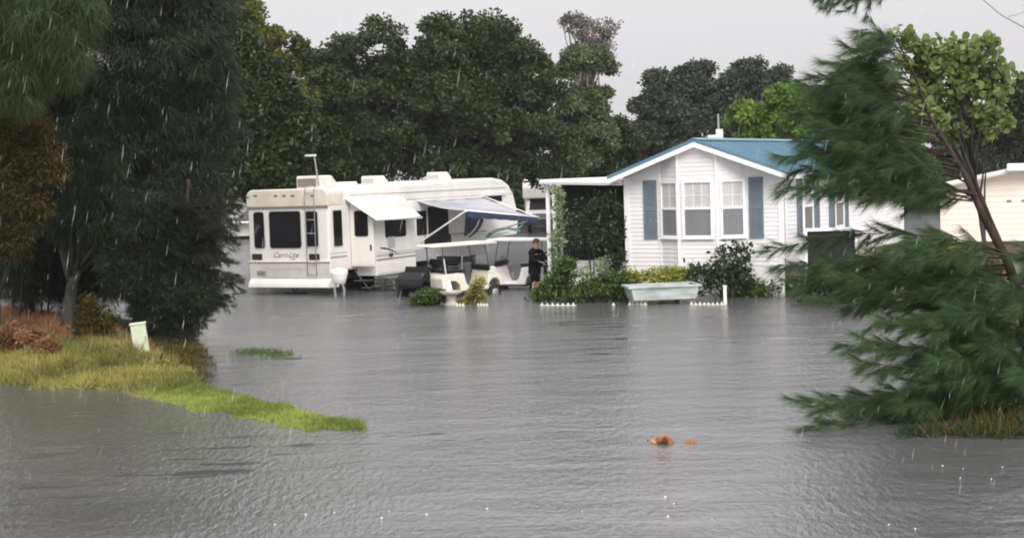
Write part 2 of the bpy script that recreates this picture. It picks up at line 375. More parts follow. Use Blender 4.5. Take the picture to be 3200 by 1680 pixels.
# ------------------------------------------------------------------ vegetation generators
def crown_leaves(blobs, n, size, rs, aspect=.6, droop=0.3, shell=.55, per=9.0, wind=(-.25, 0, 0), clumpmin=6, lobes=0):
    """blobs: (cx,cy,cz,rx,ry,rz). leaves gathered in clumps spread through the blobs"""
    B = np.array(blobs, float)
    area = (B[:, 3] * B[:, 5]); K = np.maximum(clumpmin, (per * area / (rs * rs)).astype(int))
    C = []
    for b, k in zip(B, K):
        d = norm(rng.normal(size=(k, 3))); r = (shell + (1 - shell) * rng.random(k)) ** .8
        r *= 1 + .10 * np.sin(d[:, 0] * 5 + b[0]) * np.cos(d[:, 2] * 4 + b[2])
        C.append(b[:3] + d * r[:, None] * b[3:6])
    C = np.concatenate(C)
    if lobes:
        # group the clumps into rounded lobes so that hollows stay between them
        k1 = max(8, int(len(C) / 14)); Lc = C[rng.integers(0, len(C), k1)]; Lr = lobes * (.6 + .6 * rng.random(k1))
        ii = rng.integers(0, k1, len(C)); d = norm(rng.normal(size=(len(C), 3))); d[:, 2] = np.abs(d[:, 2]) * 1.2 - .35
        C = Lc[ii] + norm(d) * Lr[ii][:, None] * np.array([1, 1, .8])
    K = len(C)
    ct = rng.random(K); cr = rs * (.55 + .75 * rng.random(K))
    idx = rng.integers(0, K, n)
    dd = norm(rng.normal(size=(n, 3))); dd[:, 2] *= .75
    rr = cr[idx] * rng.random(n) ** .45
    P = C[idx] + dd * rr[:, None]
    D = norm(dd + rng.normal(size=(n, 3)) * .6 + np.array([wind[0], wind[1], wind[2] - droop]))
    s = size * (.6 + .8 * rng.random(n))
    tint = .55 * ct[idx] + .45 * rng.random(n)
    return P, D, s, tint, C
def limbs(mb, base, tops, r0, nb=9, bend=.3):
    """tapered limbs from a trunk point list towards crown clumps"""
    for t in tops:
        k = random.random() * .55 + .3
        i = int(k * (len(base) - 1)); p = Vector(base[i]); t = Vector(t)
        mid = p.lerp(t, .45) + Vector((random.uniform(-1, 1), random.uniform(-1, 1), random.uniform(-.2, 1))) * (t - p).length * .12
        mb.tube([p, mid, p.lerp(t, .8) + Vector((0, 0, .1)), t], [r0 * .45, r0 * .3, r0 * .16, r0 * .05], 6)
def tree(label, cat, Y, base_px, blobs_px, n, size, rs, lm, bark='bark', r0=.25, group=None, trunk_px=None, depth=.9,
         name='tree', nl=12, aspect=.6, droop=.3, shell=.55, per=9., needle=False, zbase=-.1, leafname='crown', wd=None, extra=None, wind=(-.25, 0, 0), dj=.25, lobes=0, rnd=False):
    s = FOC / Y
    blobs = []
    for q in blobs_px:
        c = at(q[0], q[1], Y + (q[4] if len(q) > 4 else random.uniform(-dj, dj) * q[2] / s))
        blobs.append((c.x, c.y, c.z, q[2] / s, q[2] / s * depth, q[3] / s))
    if trunk_px is None:
        tp = max(blobs_px, key=lambda q: q[2] * q[3]); trunk_px = [(base_px * .5 + tp[0] * .5, tp[1] + tp[3] * .6), (tp[0], tp[1])]
    b0 = at(base_px, 700, Y); pts = [Vector((b0.x, Y, zbase))] + [at(a, b, Y) for a, b in trunk_px]
    root = empty(name, (b0.x, Y, max(0, zbase)), 0, label, cat, group); off = root.location
    # smooth trunk
    fine = []
    for i in range(len(pts) - 1):
        for k in range(4): fine.append(pts[i].lerp(pts[i + 1], k / 4) + Vector((random.uniform(-1, 1), random.uniform(-1, 1), 0)) * r0 * .15)
    fine.append(pts[-1])
    P, D, s_, tint, C = crown_leaves(blobs, n, size, rs, aspect, droop, shell, per, wind, 6, lobes)
    mb = MB(); L_ = len(fine)
    mb.tube([p - off for p in fine], [r0 * (1 - .75 * i / (L_ - 1)) for i in range(L_)], 9)
    mb.build('trunk', bark, root, smooth=True)
    tops = [Vector(C[i]) - off for i in rng.integers(0, len(C), nl)]
    lb = MB(); limbs(lb, [p - off for p in fine], tops, r0); lb.build('limbs', bark, root, smooth=True)
    P = P - np.array(off)
    if needle: v = needleverts(P, D, s_, wd or size * .08); k = 3
    elif rnd: v = roundverts(P, D, s_, s_ * aspect); k = 8
    else: v = leafverts(P, D, s_, s_ * aspect); k = 4
    npmesh(leafname, v, k, LM[lm], root, tint)
    return root
def bush(label, cat, Y, px, py, rx, ry, n, size, lm, name='shrub', group=None, stems=5, rs=None, extra_blobs=(), aspect=.5, zb=-.05, droop=.1, parts=True):
    s = FOC / Y; c = at(px, py, Y)
    root = empty(name, (c.x, Y, 0), 0, label, cat, group); off = Vector(root.location)
    blobs = [(c.x, Y, c.z, rx / s, rx / s * .7, ry / s)]
    for q in extra_blobs:
        e = at(q[0], q[1], Y); blobs.append((e.x, Y + random.uniform(-.1, .1), e.z, q[2] / s, q[2] / s * .7, q[3] / s))
    P, D, s_, tint, C = crown_leaves(blobs, n, size, rs or rx / s * .35, aspect, droop, .35, 7, (0, 0, .25))
    keep = P[:, 2] > -.02; P = P[keep]; D = D[keep]; s_ = s_[keep]; tint = tint[keep]
    npmesh('foliage', leafverts(P - np.array(off), D, s_, s_ * aspect), 4, LM[lm], root, tint)
    if stems:
        mb = MB()
        for i in range(stems):
            t = Vector(C[rng.integers(0, len(C))]) - off; t.z = max(t.z, .1)
            mb.tube([(t.x * .25, t.y * .2, zb), t * .6, t], [.02, .014, .006], 5)
        mb.build('stems', 'bark', root)
    return root
def blades(name, P, D, ln, wd, lm, tint, **kw):
    return npmesh(name, needleverts(P, D, ln, wd), 3, LM[lm], None, tint)

# ------------------------------------------------------------------ frames: hit a local plane of a thing with a photo pixel
class Frame:
    def __init__(s, origin, ang):
        """local y points away from the camera turned ang to the right, local x to the right"""
        s.o = Vector(origin); s.a = ang
        s.X = Vector((math.cos(ang), -math.sin(ang), 0)); s.Y = Vector((math.sin(ang), math.cos(ang), 0))
    def hit(s, axis, val, px, py):
        d = ray(px, py); c = Vector((0, 0, H)); n = s.X if axis == 0 else s.Y
        t = (val - (c - s.o).dot(n)) / d.dot(n); p = c + d * t - s.o
        return ((p.dot(s.Y), p.z) if axis == 0 else (p.dot(s.X), p.z))
def rrect(a0, a1, z0, z1, r=.06, n=4):
    P = []
    for cx, cz, t0 in ((a1 - r, z1 - r, 0), (a0 + r, z1 - r, 90), (a0 + r, z0 + r, 180), (a1 - r, z0 + r, 270)):
        for k in range(n + 1):
            t = R(t0 + 90 * k / n); P.append((cx + r * math.cos(t), cz + r * math.sin(t)))
    return P
def grow(poly_args, g): a0, a1, z0, z1 = poly_args; return (a0 - g, a1 + g, z0 - g, z1 + g)
def text_mesh(body, size, name, m, parent, loc, rot, shear=.0, ext=.004):
    cu = bpy.data.curves.new(name, 'FONT'); cu.body = body; cu.size = size; cu.shear = shear; cu.extrude = ext
    cu.align_x = 'CENTER'; cu.align_y = 'CENTER'
    t = bpy.data.objects.new(name, cu); col.objects.link(t)
    dg = bpy.context.evaluated_depsgraph_get(); me = bpy.data.meshes.new_from_object(t.evaluated_get(dg))
    bpy.data.objects.remove(t); me.name = name; me.materials.clear(); me.materials.append(M[m])
    o = bpy.data.objects.new(name, me); col.objects.link(o); o.parent = parent; o.location = loc; o.rotation_euler = rot
    return o

# ------------------------------------------------------------------ the fifth-wheel caravan
RA = R(27); g0 = gnd(1036, 920); RF = Frame(g0, RA)
rv = empty('caravan', g0, -RA, 'long cream fifth-wheel caravan with its door open and awnings out, standing in the flood', 'caravan')
def Z1(X, Y): return 700 + X * .3846, 440 + Y * .3846
def Z2(X, Y): return 1200 + X * .34022, 520 + Y * .34022
def rear(X, Y): return RF.hit(1, 0, *Z1(X, Y))
def side(px, py, e=0): return RF.hit(0, e, px, py)
LW = -rear(200, 800)[0]; RW = 0.0; W_ = LW
# body
prof = [(0, .47), (0, 3.02), (.12, 3.13), (9.3, 3.30), (10.7, 3.30), (11.4, 3.22), (11.9, 3.02), (12.25, 2.68), (12.48, 2.2), (12.58, 1.7), (12.55, 1.28), (12.4, 1.16),
        (10.25, 1.12), (10.1, .62), (7.6, .62), (1.0, .66), (.95, .47)]
MB().prism(prof, 0, -W_, 0).build('body', 'rvw', rv, .085, 3)
# cream rear cap with rounded shoulders
zc = rear(500, 540)[1]
cp = [(-W_ - .012, zc), (-W_ - .012, 2.98)] + [(-W_ - .012 + .24 * (1 - math.cos(R(a))), 2.94 + .24 * math.sin(R(a))) for a in (20, 45, 70, 90)] + \
     [(.012 - .2 * (1 - math.cos(R(a))), 2.94 + .24 * math.sin(R(a))) for a in (90, 70, 45, 20)] + [(.012, 2.98), (.012, zc)]
MB().prism(cp, 1, -.05, .85).build('rear_cap', 'cap', rv, .05, 3)
MB().box(-W_ - .005, .006, -.035, .0, zc - .035, zc - .004).build('gutter_trim', 'stripe', rv)
# lower rear panel, ribbed, and bumper
zb1 = rear(500, 985)[1]; zb2 = rear(500, 1125)[1]; zb3 = rear(500, 1192)[1]
lp = MB().box(-W_ + .04, -.03, -.05, .0, zb2, zb1 - .03)
lp.box(-W_ + .75, -.85, -.062, -.05, zb1 - .20, zb1 - .17); lp.box(-W_ + .75, -.85, -.062, -.05, zb2 + .05, zb2 + .08)
lp.build('lower_panel', 'lowgrey', rv, .012)
MB().box(-W_ + .02, -.01, -.06, .0, zb1 - .028, zb1 - .002).build('trim_strip', 'stripe', rv)
MB().box(-W_ - .02, .02, -.05, 0, zb1, zb1 + .03).build('upper_lip', 'rvw', rv, .01)
MB().prism([(-.20, zb3 + .02), (-.05, zb3), (.4, zb3), (.4, zb2), (-.05, zb2 + .03), (-.17, zb3 + .14)], 0, -W_ + .05, .03).build('bumper', 'rvw', rv, .02)
# rear windows
def window(parent, kind, axis, a0, a1, z0, z1, out, r=.09, fr='lowgrey', pane='blackglass', fw=.035, label=None):
    """axis 1: on the rear (y=out), axis 0: on the side (x=out)"""
    d = -1 if axis == 1 else 1
    f = MB().prism(rrect(a0 - fw, a1 + fw, z0 - fw, z1 + fw, r + fw * .5), axis, out, out + d * .012).build('window', fr, parent)
    MB().prism(rrect(a0, a1, z0, z1, r), axis, out + d * .013, out + d * .02).build('pane', pane, f)
    if label: f['label'] = label
    return f
for X0, X1, Y0, Y1 in ((240, 335, 580, 872), (366, 632, 575, 870), (662, 770, 573, 862)):
    a, zt = rear(X0, Y0); b, zb = rear(X1, Y1); window(rv, 'w', 1, a, b, zb, zt, 0)
# lights
for X in (262, 428, 495, 565, 728):
    a, z = rear(X, 446); MB().box(a - .06, a + .06, -.068, -.04, z - .02, z + .02).build('clearance_light', 'amber', rv, .006)
for X0, X1 in ((230, 312), (692, 778)):
    a, zt = rear(X0, 918); b, zb = rear(X1, 966)
    t = MB().box(a, b, -.02, 0, zb, zt).build('tail_light', 'rubber', rv, .006)
    MB().box(a + .02, a + (b - a) * .5, -.027, -.0205, zb + .02, zt - .02).box(a + (b - a) * .58, b - .02, -.027, -.0205, zb + .02, zt - .02).build('lens', 'tail', t)
a, zt = rear(275, 1053); b, zb = rear(350, 1097)
MB().box(a, b, -.066, -.05, zb, zt).build('number_plate', 'greymetal', rv, .004)
MB().box(a + .05, b - .05, -.0675, -.0665, zb + .03, zt - .03).build('number_plate_panel', 'stripe', rv)
# script lettering
a, z = rear(500, 928)
text_mesh('Carri-Lite', .235, 'lettering', 'stripe', rv, (a, -.004, z), (math.pi / 2, 0, 0), .45)
a, z = rear(565, 960); MB().prism([(a - .10, z), (a, z + .012), (a + .11, z + .004), (a, z - .012)], 1, -.008, -.002).build('underline_mark', 'darkmetal', rv)
# ladder
lm_ = MB(); xa = rear(683, 700)[0]; xb = rear(757, 700)[0]
z0l = rear(700, 1095)[1]
for x in (xa, xb): lm_.tube([(x, -.12, z0l), (x, -.12, 2.95), (x, -.06, 3.22), (x, .25, 3.27)], .014, 6)
for Y in (425, 530, 640, 750, 860, 985, 1085): z = rear(720, Y)[1]; lm_.bar((xa, -.12, z), (xb, -.12, z), .013)
for z in (z0l + .1, 1.4, 2.6): lm_.bar((xa, -.12, z), (xa, .0, z), .01); lm_.bar((xb, -.12, z), (xb, .0, z), .01)
lm_.build('ladder', 'greymetal', rv, smooth=True)
# narrow side window, stripes, near-corner strip
a = side(*Z1(878, 565))[0]; b = side(*Z1(950, 565))[0]; zt = side(*Z1(910, 565))[1]; zb = side(*Z1(915, 855))[1]
window(rv, 'w', 0, a + .02, b, zb, zt, 0, .05)
def sstripe(X0, X1, Y, h, m, e=0, nm='side_stripe'):
    a, z = side(*Z1(X0, Y), e); b, _ = side(*Z1(X1, Y), e)
    MB().box(e, e + .004, a, b, z - h / 2, z + h / 2).build(nm, m, rv)
sstripe(865, 1000, 950, .04, 'stripe'); sstripe(862, 1000, 918, .03, 'stripe2')
# slide-out with its own window, stripes and swoosh
E = .70
ya = side(*Z1(1236, 960), E)[0]; yb = side(*Z1(1560, 940), E)[0]
zso = side(*Z1(1300, 1088), E)[1]
so_ = MB().box(-.02, E, ya, yb, zso, 2.66).build('slide_out', 'rvw', rv, .02, 2)
a, zt = side(*Z1(1308, 600), E); b, zb = side(*Z1(1475, 765), E)
f = MB().prism(rrect(a - .03, b + .03, zb - .03, zt + .03, .08), 0, E, E + .012).build('window', 'rubber', so_)
f = MB().prism(rrect(a, b, zb, zt, .06), 0, E + .013, E + .02).build('pane', 'blackglass', so_)
for Y, h, m in ((957, .045, 'stripe'), (925, .06, 'stripe2'), (905, .02, 'stripe2')):
    z = side(*Z1(1400, Y - 8), E)[1]; MB().box(E + .001, E + .005, ya + .02, yb - .02, z - h / 2, z + h / 2).build('side_stripe', m, so_)
pts = [side(*Z1(X, Y), E) for X, Y in ((1265, 865), (1310, 866), (1370, 885), (1430, 925), (1375, 898), (1320, 880), (1275, 876))]
MB().prism(pts, 0, E + .006, E + .009).build('swoosh', 'navyblk', so_)
a, z = side(*Z1(1356, 925), E); MB().prism(rrect(a - .12, a + .12, z - .06, z + .06, .05), 0, E + .007, E + .014).build('cap', 'darkmetal', so_)
a, z = side(*Z1(1358, 820), E); MB().prism(rrect(a - .2, a + .2, z - .17, z + .17, .03), 0, E + .001, E + .02).build('vent', 'stripe2', so_, .004)
zq = side(*Z1(1400, 975), E)[1]; MB().box(E, E + .012, ya + .05, yb - .05, zso + .06, zq - .02).build('bay_door', 'rvw', so_, .004)
# open entry door, square to the side wall
yd = side(*Z1(1022, 700))[0]
dh = RF.hit(1, yd, *Z1(1225, 1018)); dt = RF.hit(1, yd, *Z1(1120, 505)); dx1 = RF.hit(1, yd, *Z1(1212, 700))[0]
door = MB().box(.02, dx1, yd, yd + .05, dh[1], dt[1]).build('entry_door', 'rvw', rv, .012)
MB().box(.02 + .05, dx1 - .05, yd - .008, yd, dh[1] + .06, dt[1] - .06).build('door_skin', 'rvw', door, .02)
a, zt = RF.hit(1, yd, *Z1(1058, 570)); b, zb = RF.hit(1, yd, *Z1(1175, 775))
MB().prism(rrect(a - .02, b + .02, zb - .02, zt + .02, .08), 1, yd - .009, yd - .016).build('door_window_frame', 'lowgrey', door)
MB().prism(rrect(a, b, zb, zt, .07), 1, yd - .017, yd - .022).build('door_window', 'blackglass', door)
MB().box(dx1 - .13, dx1 - .07, yd - .03, yd - .008, 1.25, 1.42).build('handle', 'darkmetal', door, .006)
MB().box(.002, .012, yd + .06, yd + .74, dh[1], dt[1] - .05).build('door_opening', 'black', rv)
# window awning of the slide-out (white cloth on a roller)
y0, y1 = .95, 4.35
zt = side(*Z1(1010, 462), 0)[1]; ex = 1.15
bl = RF.hit(0, ex, *Z1(1240, 645)); br = RF.hit(0, ex, *Z1(1600, 628))
wa = MB()
NA = 6
vs_ = []
for i in range(NA + 1):
    t = i / NA; sag = -.05 * math.sin(math.pi * t)
    for j in range(5):
        u = j / 4; ya_ = y0 + (bl[0] - y0) * t; yb_ = y1 + (br[0] - y1) * t
        vs_.append((ex * t + .005, ya_ + (yb_ - ya_) * u, zt - .02 + ((bl[1] + .03) - zt + .02) * t + sag))
fs = [(i * 5 + j, i * 5 + j + 1, (i + 1) * 5 + j + 1, (i + 1) * 5 + j) for i in range(NA) for j in range(4)]
wa.add(vs_, fs)
aw1 = wa.build('slide_awning', 'canvas', rv, smooth=True)
sol = aw1.modifiers.new('t', 'SOLIDIFY'); sol.thickness = .006
MB().bar((ex, bl[0] - .05, bl[1] + .02), (ex, br[0] + .05, br[1] + .02), .035, 8).build('roller', 'white', aw1, smooth=True)
MB().bar((0, y0, zt - .05), (ex, bl[0], bl[1]), .014).build('awning_arm', 'greymetal', aw1); MB().bar((0, y1, zt - .05), (ex, br[0], br[1]), .014).build('awning_arm', 'greymetal', aw1)
# big main awning
wl = side(*Z2(312, 322)); wr = side(*Z2(925, 285)); e2 = 1.8
ol = RF.hit(0, e2, *Z2(752, 408)); orr = RF.hit(0, e2, *Z2(1412, 470))
vs_ = []; NA = 10; NJ = 24
for i in range(NA + 1):
    t = i / NA
    for j in range(NJ + 1):
        u = j / NJ; ya_ = wl[0] + (ol[0] - wl[0]) * t; yb_ = wr[0] + (orr[0] - wr[0]) * t
        za = wl[1] + (wr[1] - wl[1]) * u; zb_ = ol[1] + (orr[1] - ol[1]) * u
        vs_.append((.01 + e2 * t, ya_ + (yb_ - ya_) * u, za + (zb_ - za) * t - .07 * math.sin(math.pi * t) + .012 * math.sin(u * 24 + t * 2)))
fs = [(i * (NJ + 1) + j, i * (NJ + 1) + j + 1, (i + 1) * (NJ + 1) + j + 1, (i + 1) * (NJ + 1) + j) for i in range(NA) for j in range(NJ)]
aw2 = MB().add(vs_, fs).build('main_awning', 'awn', rv, smooth=True); aw2.modifiers.new('t', 'SOLIDIFY').thickness = .006
MB().bar((e2, ol[0] - .05, ol[1]), (e2, orr[0] + .05, orr[1]), .045, 8).build('roller', 'white', aw2, smooth=True)
vb = RF.hit(0, e2, *Z2(760, 470))[1]; vb2 = RF.hit(0, e2, *Z2(1410, 512))[1]
n = 30; v1 = []
for i in range(n + 1):
    u = i / n; y = ol[0] + (orr[0] - ol[0]) * u; zt_ = ol[1] + (orr[1] - ol[1]) * u; zb_ = vb + (vb2 - vb) * u
    v1 += [(e2 + .05, y, zt_), (e2 + .05 + .01 * math.sin(i * 1.9), y, zb_ + .008 * math.sin(i * 1.3))]
va = MB().add(v1, [(2 * i, 2 * i + 1, 2 * i + 3, 2 * i + 2) for i in range(n)]).build('valance', 'navy', aw2); va.modifiers.new('t', 'SOLIDIFY').thickness = .006
zt_ = wr[1]
MB().bar((e2, ol[0], ol[1]), (.02, wl[0] + .08, RF.hit(0, 0, *Z2(345, 685))[1]), .028).build('awning_arm', 'white', aw2)
MB().bar((e2, orr[0], orr[1]), (.02, orr[0] - .25, 1.35), .028).build('awning_arm', 'white', aw2)
MB().bar((.02, wr[0] + .05, wr[1] + .01), (e2, orr[0], orr[1] + .02), .02).build('rafter', 'white', aw2)
MB().box(.0, .03, wl[0] - .1, wr[0] + .05, wl[1] - .0, wl[1] + .04).build('awning_rail', 'rvw', aw2)
# wall below the awning: dark doorway/windows and panels
pA = side(1336, 660); pB = side(1402, 730)
MB().prism(rrect(pA[0], pB[0], 1.0, 2.42, .04), 0, .001, .012).build('sliding_door', 'black', rv)
MB().prism(rrect(pA[0] - .75, pA[0] - .1, 1.5, 2.3, .05), 0, .001, .012).build('side_window', 'blackglass', rv)
MB().box(.001, .02, 5.0, 10.0, .66, 1.05).build('underfloor_door', 'stripe2', rv, .005)
MB().box(.001, .016, 5.6, 7.4, .68, 1.45).build('step_well', 'black', rv)
for z, h, m in ((1.42, .035, 'stripe'), (1.34, .02, 'stripe2')): MB().box(.001, .005, 7.5, 10.0, z - h / 2, z + h / 2).build('side_stripe', m, rv)
# nose decals
def decal(pxs, m, nm, t=.004, o=.001):
    MB().prism([side(*Z2(*p)) for p in pxs], 0, o, o + t).build(nm, m, rv)
decal(((752, 415), (905, 425), (888, 480), (850, 545), (800, 600), (745, 640), (735, 640)), 'navy', 'nose_decal')
decal(((905, 470), (912, 500), (885, 560), (835, 615), (790, 650), (770, 650), (820, 605), (862, 545), (880, 490)), 'navyblk', 'nose_decal', .004, .006)
decal(((868, 485), (880, 485), (862, 540), (825, 590), (785, 630), (765, 640), (800, 600), (840, 550)), 'trim', 'nose_decal', .004, .012)
decal(((925, 645), (975, 600), (1040, 570), (1110, 555), (1180, 562), (1250, 580), (1250, 600), (1190, 590), (1130, 580), (1070, 590), (1010, 615), (960, 655)), 'teal', 'nose_decal')
decal(((985, 650), (1040, 612), (1110, 595), (1170, 598), (1120, 615), (1060, 640), (1010, 655)), 'stripe2', 'nose_decal', .003, .002)
decal(((1180, 575), (1240, 550), (1290, 520), (1250, 565)), 'teal', 'nose_decal', .003, .006)
a, zt = side(*Z2(925, 268)); b, zb = side(*Z2(1080, 318))
window(rv, 'w', 0, a + .1, b, zb, zt, 0, .03)
a, zt = side(*Z2(900, 244)); b, zb = side(*Z2(1110, 262)); MB().box(0, .05, a, b, zb, zt).build('window_hood', 'rvw', rv, .008)
MB().box(0, .022, 1.2, 11.6, 2.93, 2.965).build('gutter_rail', 'lowgrey', rv, .006)
MB().box(0, .014, .9, 12.2, 2.70, 2.72).build('body_line', 'lowgrey', rv)
# far-side slide-out seen as a grey edge
fs_ = MB().box(-W_ - .42, -W_ - .0, 1.0, 3.4, .62, 2.75).build('far_slide_out', 'lowgrey', rv, .02)
MB().box(-W_ - .43, -W_ - .02, .92, .998, .62, .95).build('slide_seal', 'darkmetal', rv)
# roof gear
def acunit(X0, X1, Y0, Y1, yy, wdt, ln):
    pa = RF.hit(1, yy, 800 + X0 * .4585, Y1 * .4585); pb = RF.hit(1, yy, 800 + X1 * .4585, Y0 * .4585)
    return pa, pb
for (xa_, xb_, y_, ln, h_, big) in ((-2.02, -1.22, 1.3, 1.15, .42, True), (-1.75, -1.2, 4.6, .85, .30, False), (-1.35, -.8, 8.2, .85, .30, False)):
    zt_ = 3.12 + .018 * y_
    c_ = MB().prism([(y_, zt_), (y_, zt_ + h_), (y_ + ln * .7, zt_ + h_), (y_ + ln, zt_ + h_ * .35), (y_ + ln, zt_)], 0, xa_, xb_).build('air_conditioner', 'ac', rv, .05, 3)
    gw = (xb_ - xa_)
    MB().box(xa_ + .06, xb_ - .06, y_ - .012, y_ - .002, zt_ + .08, zt_ + h_ - .09).build('grille', 'acgrille' if big else 'stripe2', c_)
MB().prism([(2.7, 3.14), (2.75, 3.34), (3.2, 3.34), (3.3, 3.14)], 0, -1.5, -1.0).build('roof_vent', 'rvw', rv, .03)
at_ = RF.hit(1, .9, 997, 580); at2 = RF.hit(1, .9, 982, 486)
an = MB().tube([(at_[0], .9, at_[1] - .1), (at2[0], .9, at2[1])], [.03, .022], 6).build('antenna_mast', 'greymetal', rv)
MB().box(at2[0] - .33, at2[0] + .06, .87, .93, at2[1] - .02, at2[1] + .035).build('crossarm', 'white', an, .008)
MB().prism([(at_[0] - .32, 3.1), (at_[0] - .2, 3.22), (at_[0] + .1, 3.24), (at_[0] + .25, 3.1)], 1, .7, 1.2).build('antenna_base', 'ac', rv, .02)
# running gear
for y_ in (5.2, 6.15):
    for x_ in (-.32, -W_ + .32):
        t_ = MB().lathe([(.2, -.13), (.36, -.12), (.39, -.04), (.39, .04), (.36, .12), (.2, .13)], n=24)
        wh = t_.build('wheel', 'rubber', rv, smooth=True); wh.rotation_euler = (0, math.pi / 2, 0); wh.location = (x_, y_, .26)
        MB().lathe([(.05, .06), (.2, .10), (.22, .13), (.12, .14), (.02, .14)], n=16).build('rim', 'greymetal', wh, smooth=True)
MB().box(-W_ + .35, -.35, .5, 9.8, .36, .52).build('chassis', 'darkmetal', rv)
MB().bar((-1.9, .35, .45), (-1.4, .35, -.15), .03).bar((-1.2, .35, .45), (-1.75, .35, -.15), .03).box(-1.95, -1.15, .3, .4, .0, .03).build('stabiliser_jack', 'darkmetal', rv)
MB().bar((-.9, 1.3, .45), (-.5, 1.3, -.15), .03).bar((-.4, 1.6, .5), (-.75, 1.6, -.15), .03).build('stabiliser_jack', 'darkmetal', rv)
MB().box(-.5, -.38, 9.7, 9.82, -.1, .7).build('landing_leg', 'darkmetal', rv); MB().box(-W_ + .38, -W_ + .5, 9.7, 9.82, -.1, .7).build('landing_leg', 'darkmetal', rv)
MB().box(.02, .55, yd + .06, yd + .7, .3, .34).box(.3, .55, yd + .06, yd + .7, .08, .12).bar((.03, yd + .1, .66), (.55, yd + .1, .05), .02).bar((.03, yd + .66, .66), (.55, yd + .66, .05), .02).build('folding_step', 'darkmetal', rv)

# gas bottle cover on its stand beside the corner
p = gnd(1062, 926)
gb = empty('service_pedestal', p, 0, 'white round-topped pedestal cover on legs at the caravan corner', 'pedestal')
MB().lathe([(.05, .36), (.17, .37), (.21, .5), (.26, .66), (.26, .73), (.2, .80), (.1, .83), (.01, .835)], n=24).build('cover', 'white', gb, smooth=True)
for a_ in (45, 135, 225, 315): MB().tube([(.14 * math.cos(R(a_)), .14 * math.sin(R(a_)), .37), (.2 * math.cos(R(a_)), .2 * math.sin(R(a_)), .2), (.16 * math.cos(R(a_)), .16 * math.sin(R(a_)), -.1)], .02, 6).build('leg', 'greymetal', gb)
# picnic table by the slide-out
p = gnd(1268, 906)
pt = empty('picnic_table', p, -RA + R(60), 'weathered wooden picnic table under the caravan slide-out', 'picnic table')
MB().box(-.75, .75, -.30, -.11, .40, .44).box(-.75, .75, -.09, .09, .40, .44).box(-.75, .75, .11, .30, .40, .44).build('tabletop', 'wood', pt, .006)
for sy in (-1, 1):
    MB().box(-.75, .75, sy * .62 - .12, sy * .62 + .12, .12, .16).build('bench', 'wood', pt, .006)
    for sx in (-.55, .55): MB().bar((sx, sy * .2, .42), (sx, sy * .55, -.2), .035, 4).build('leg', 'wood', pt)

# ------------------------------------------------------------------ the white house with the blue roof
HA = R(28); hz = (950 - 517) / H
hc = at(2455, 829, FOC / 120.0); hc.z = 0; HF = Frame(hc, HA)
hs_ = empty('house', hc, -HA, 'white clapboard mobile home with blue metal roof and slate blue shutters', 'house')
HWD = -HF.hit(1, 0, 1953, 700)[0]; HL = 13.0; ZW = .80; ZE = 3.2; ZR = 4.02
def Z3(X, Y): return 1640 + X * .42912, 400 + Y * .42912
def Z4(X, Y): return 2100 + X * .44379, 380 + Y * .44379
def hfront(px, py, y=0): return HF.hit(1, y, px, py)
xm = -HWD / 2
BAY = [(-HWD, 0), (-3.46, 0), (-2.80, -.33), (-1.72, -.33), (-1.04, 0), (0, 0)]
def topz(x): return ZE + (ZR - ZE) * (1 - abs(x - xm) / (HWD / 2))
def siding(segs, top, z0, step=.115, colw=.12):
    mb = MB()
    for (a, b) in segs:
        a = Vector((*a, 0)); b = Vector((*b, 0)); d = (b - a); L_ = d.length; nrm = Vector((d.y, -d.x, 0)).normalized()
        nc = max(1, int(L_ / colw))
        for i in range(nc):
            p = a + d * (i / nc); q = a + d * ((i + 1) / nc)
            tp, tq = top(p.x), top(q.x); z = z0
            while z < max(tp, tq) - .001:
                z1 = z + step
                P0 = (p + nrm * .013); Q0 = (q + nrm * .013); P1 = p; Q1 = q
                zp0, zq0, zp1, zq1 = min(z, tp), min(z, tq), min(z1, tp), min(z1, tq)
                mb.add([(P0.x, P0.y, zp0), (Q0.x, Q0.y, zq0), (Q1.x, Q1.y, zq1), (P1.x, P1.y, zp1)], [(0, 1, 2, 3)])
                mb.add([(P1.x, P1.y, zp0), (Q1.x, Q1.y, zq0), (Q0.x, Q0.y, zq0), (P0.x, P0.y, zp0)], [(0, 1, 2, 3)])
                z = z1
    return mb
fw = siding([(BAY[i], BAY[i + 1]) for i in range(5)], topz, ZW); fw.build('front_wall', 'siding', hs_)
siding([((0, 0), (0, HL))], lambda x: ZE, ZW, colw=13).build('side_wall', 'siding', hs_)
siding([((-HWD, HL), (-HWD, 0))], lambda x: ZE, ZW, colw=13).build('far_side_wall', 'siding', hs_)
MB().prism([(-HWD, ZW), (0, ZW), (0, ZE), (xm, ZR), (-HWD, ZE)], 1, HL - .05, HL).build('rear_wall', 'siding', hs_)
MB().prism([(x, y) for x, y in BAY] + [(0, HL), (-HWD, HL)], 2, ZW - .06, ZW - .002).build('floor_edge', 'trim', hs_)
MB().prism([(-HWD + .05, .06), (-.05, .06), (-.05, HL - .05), (-HWD + .05, HL - .05)], 2, -.1, ZW - .06).build('skirting', 'skirt', hs_)
MB().box(-HWD + .04, -.04, .0, .055, -.1, ZW - .06).build('front_skirting', 'siding', hs_)
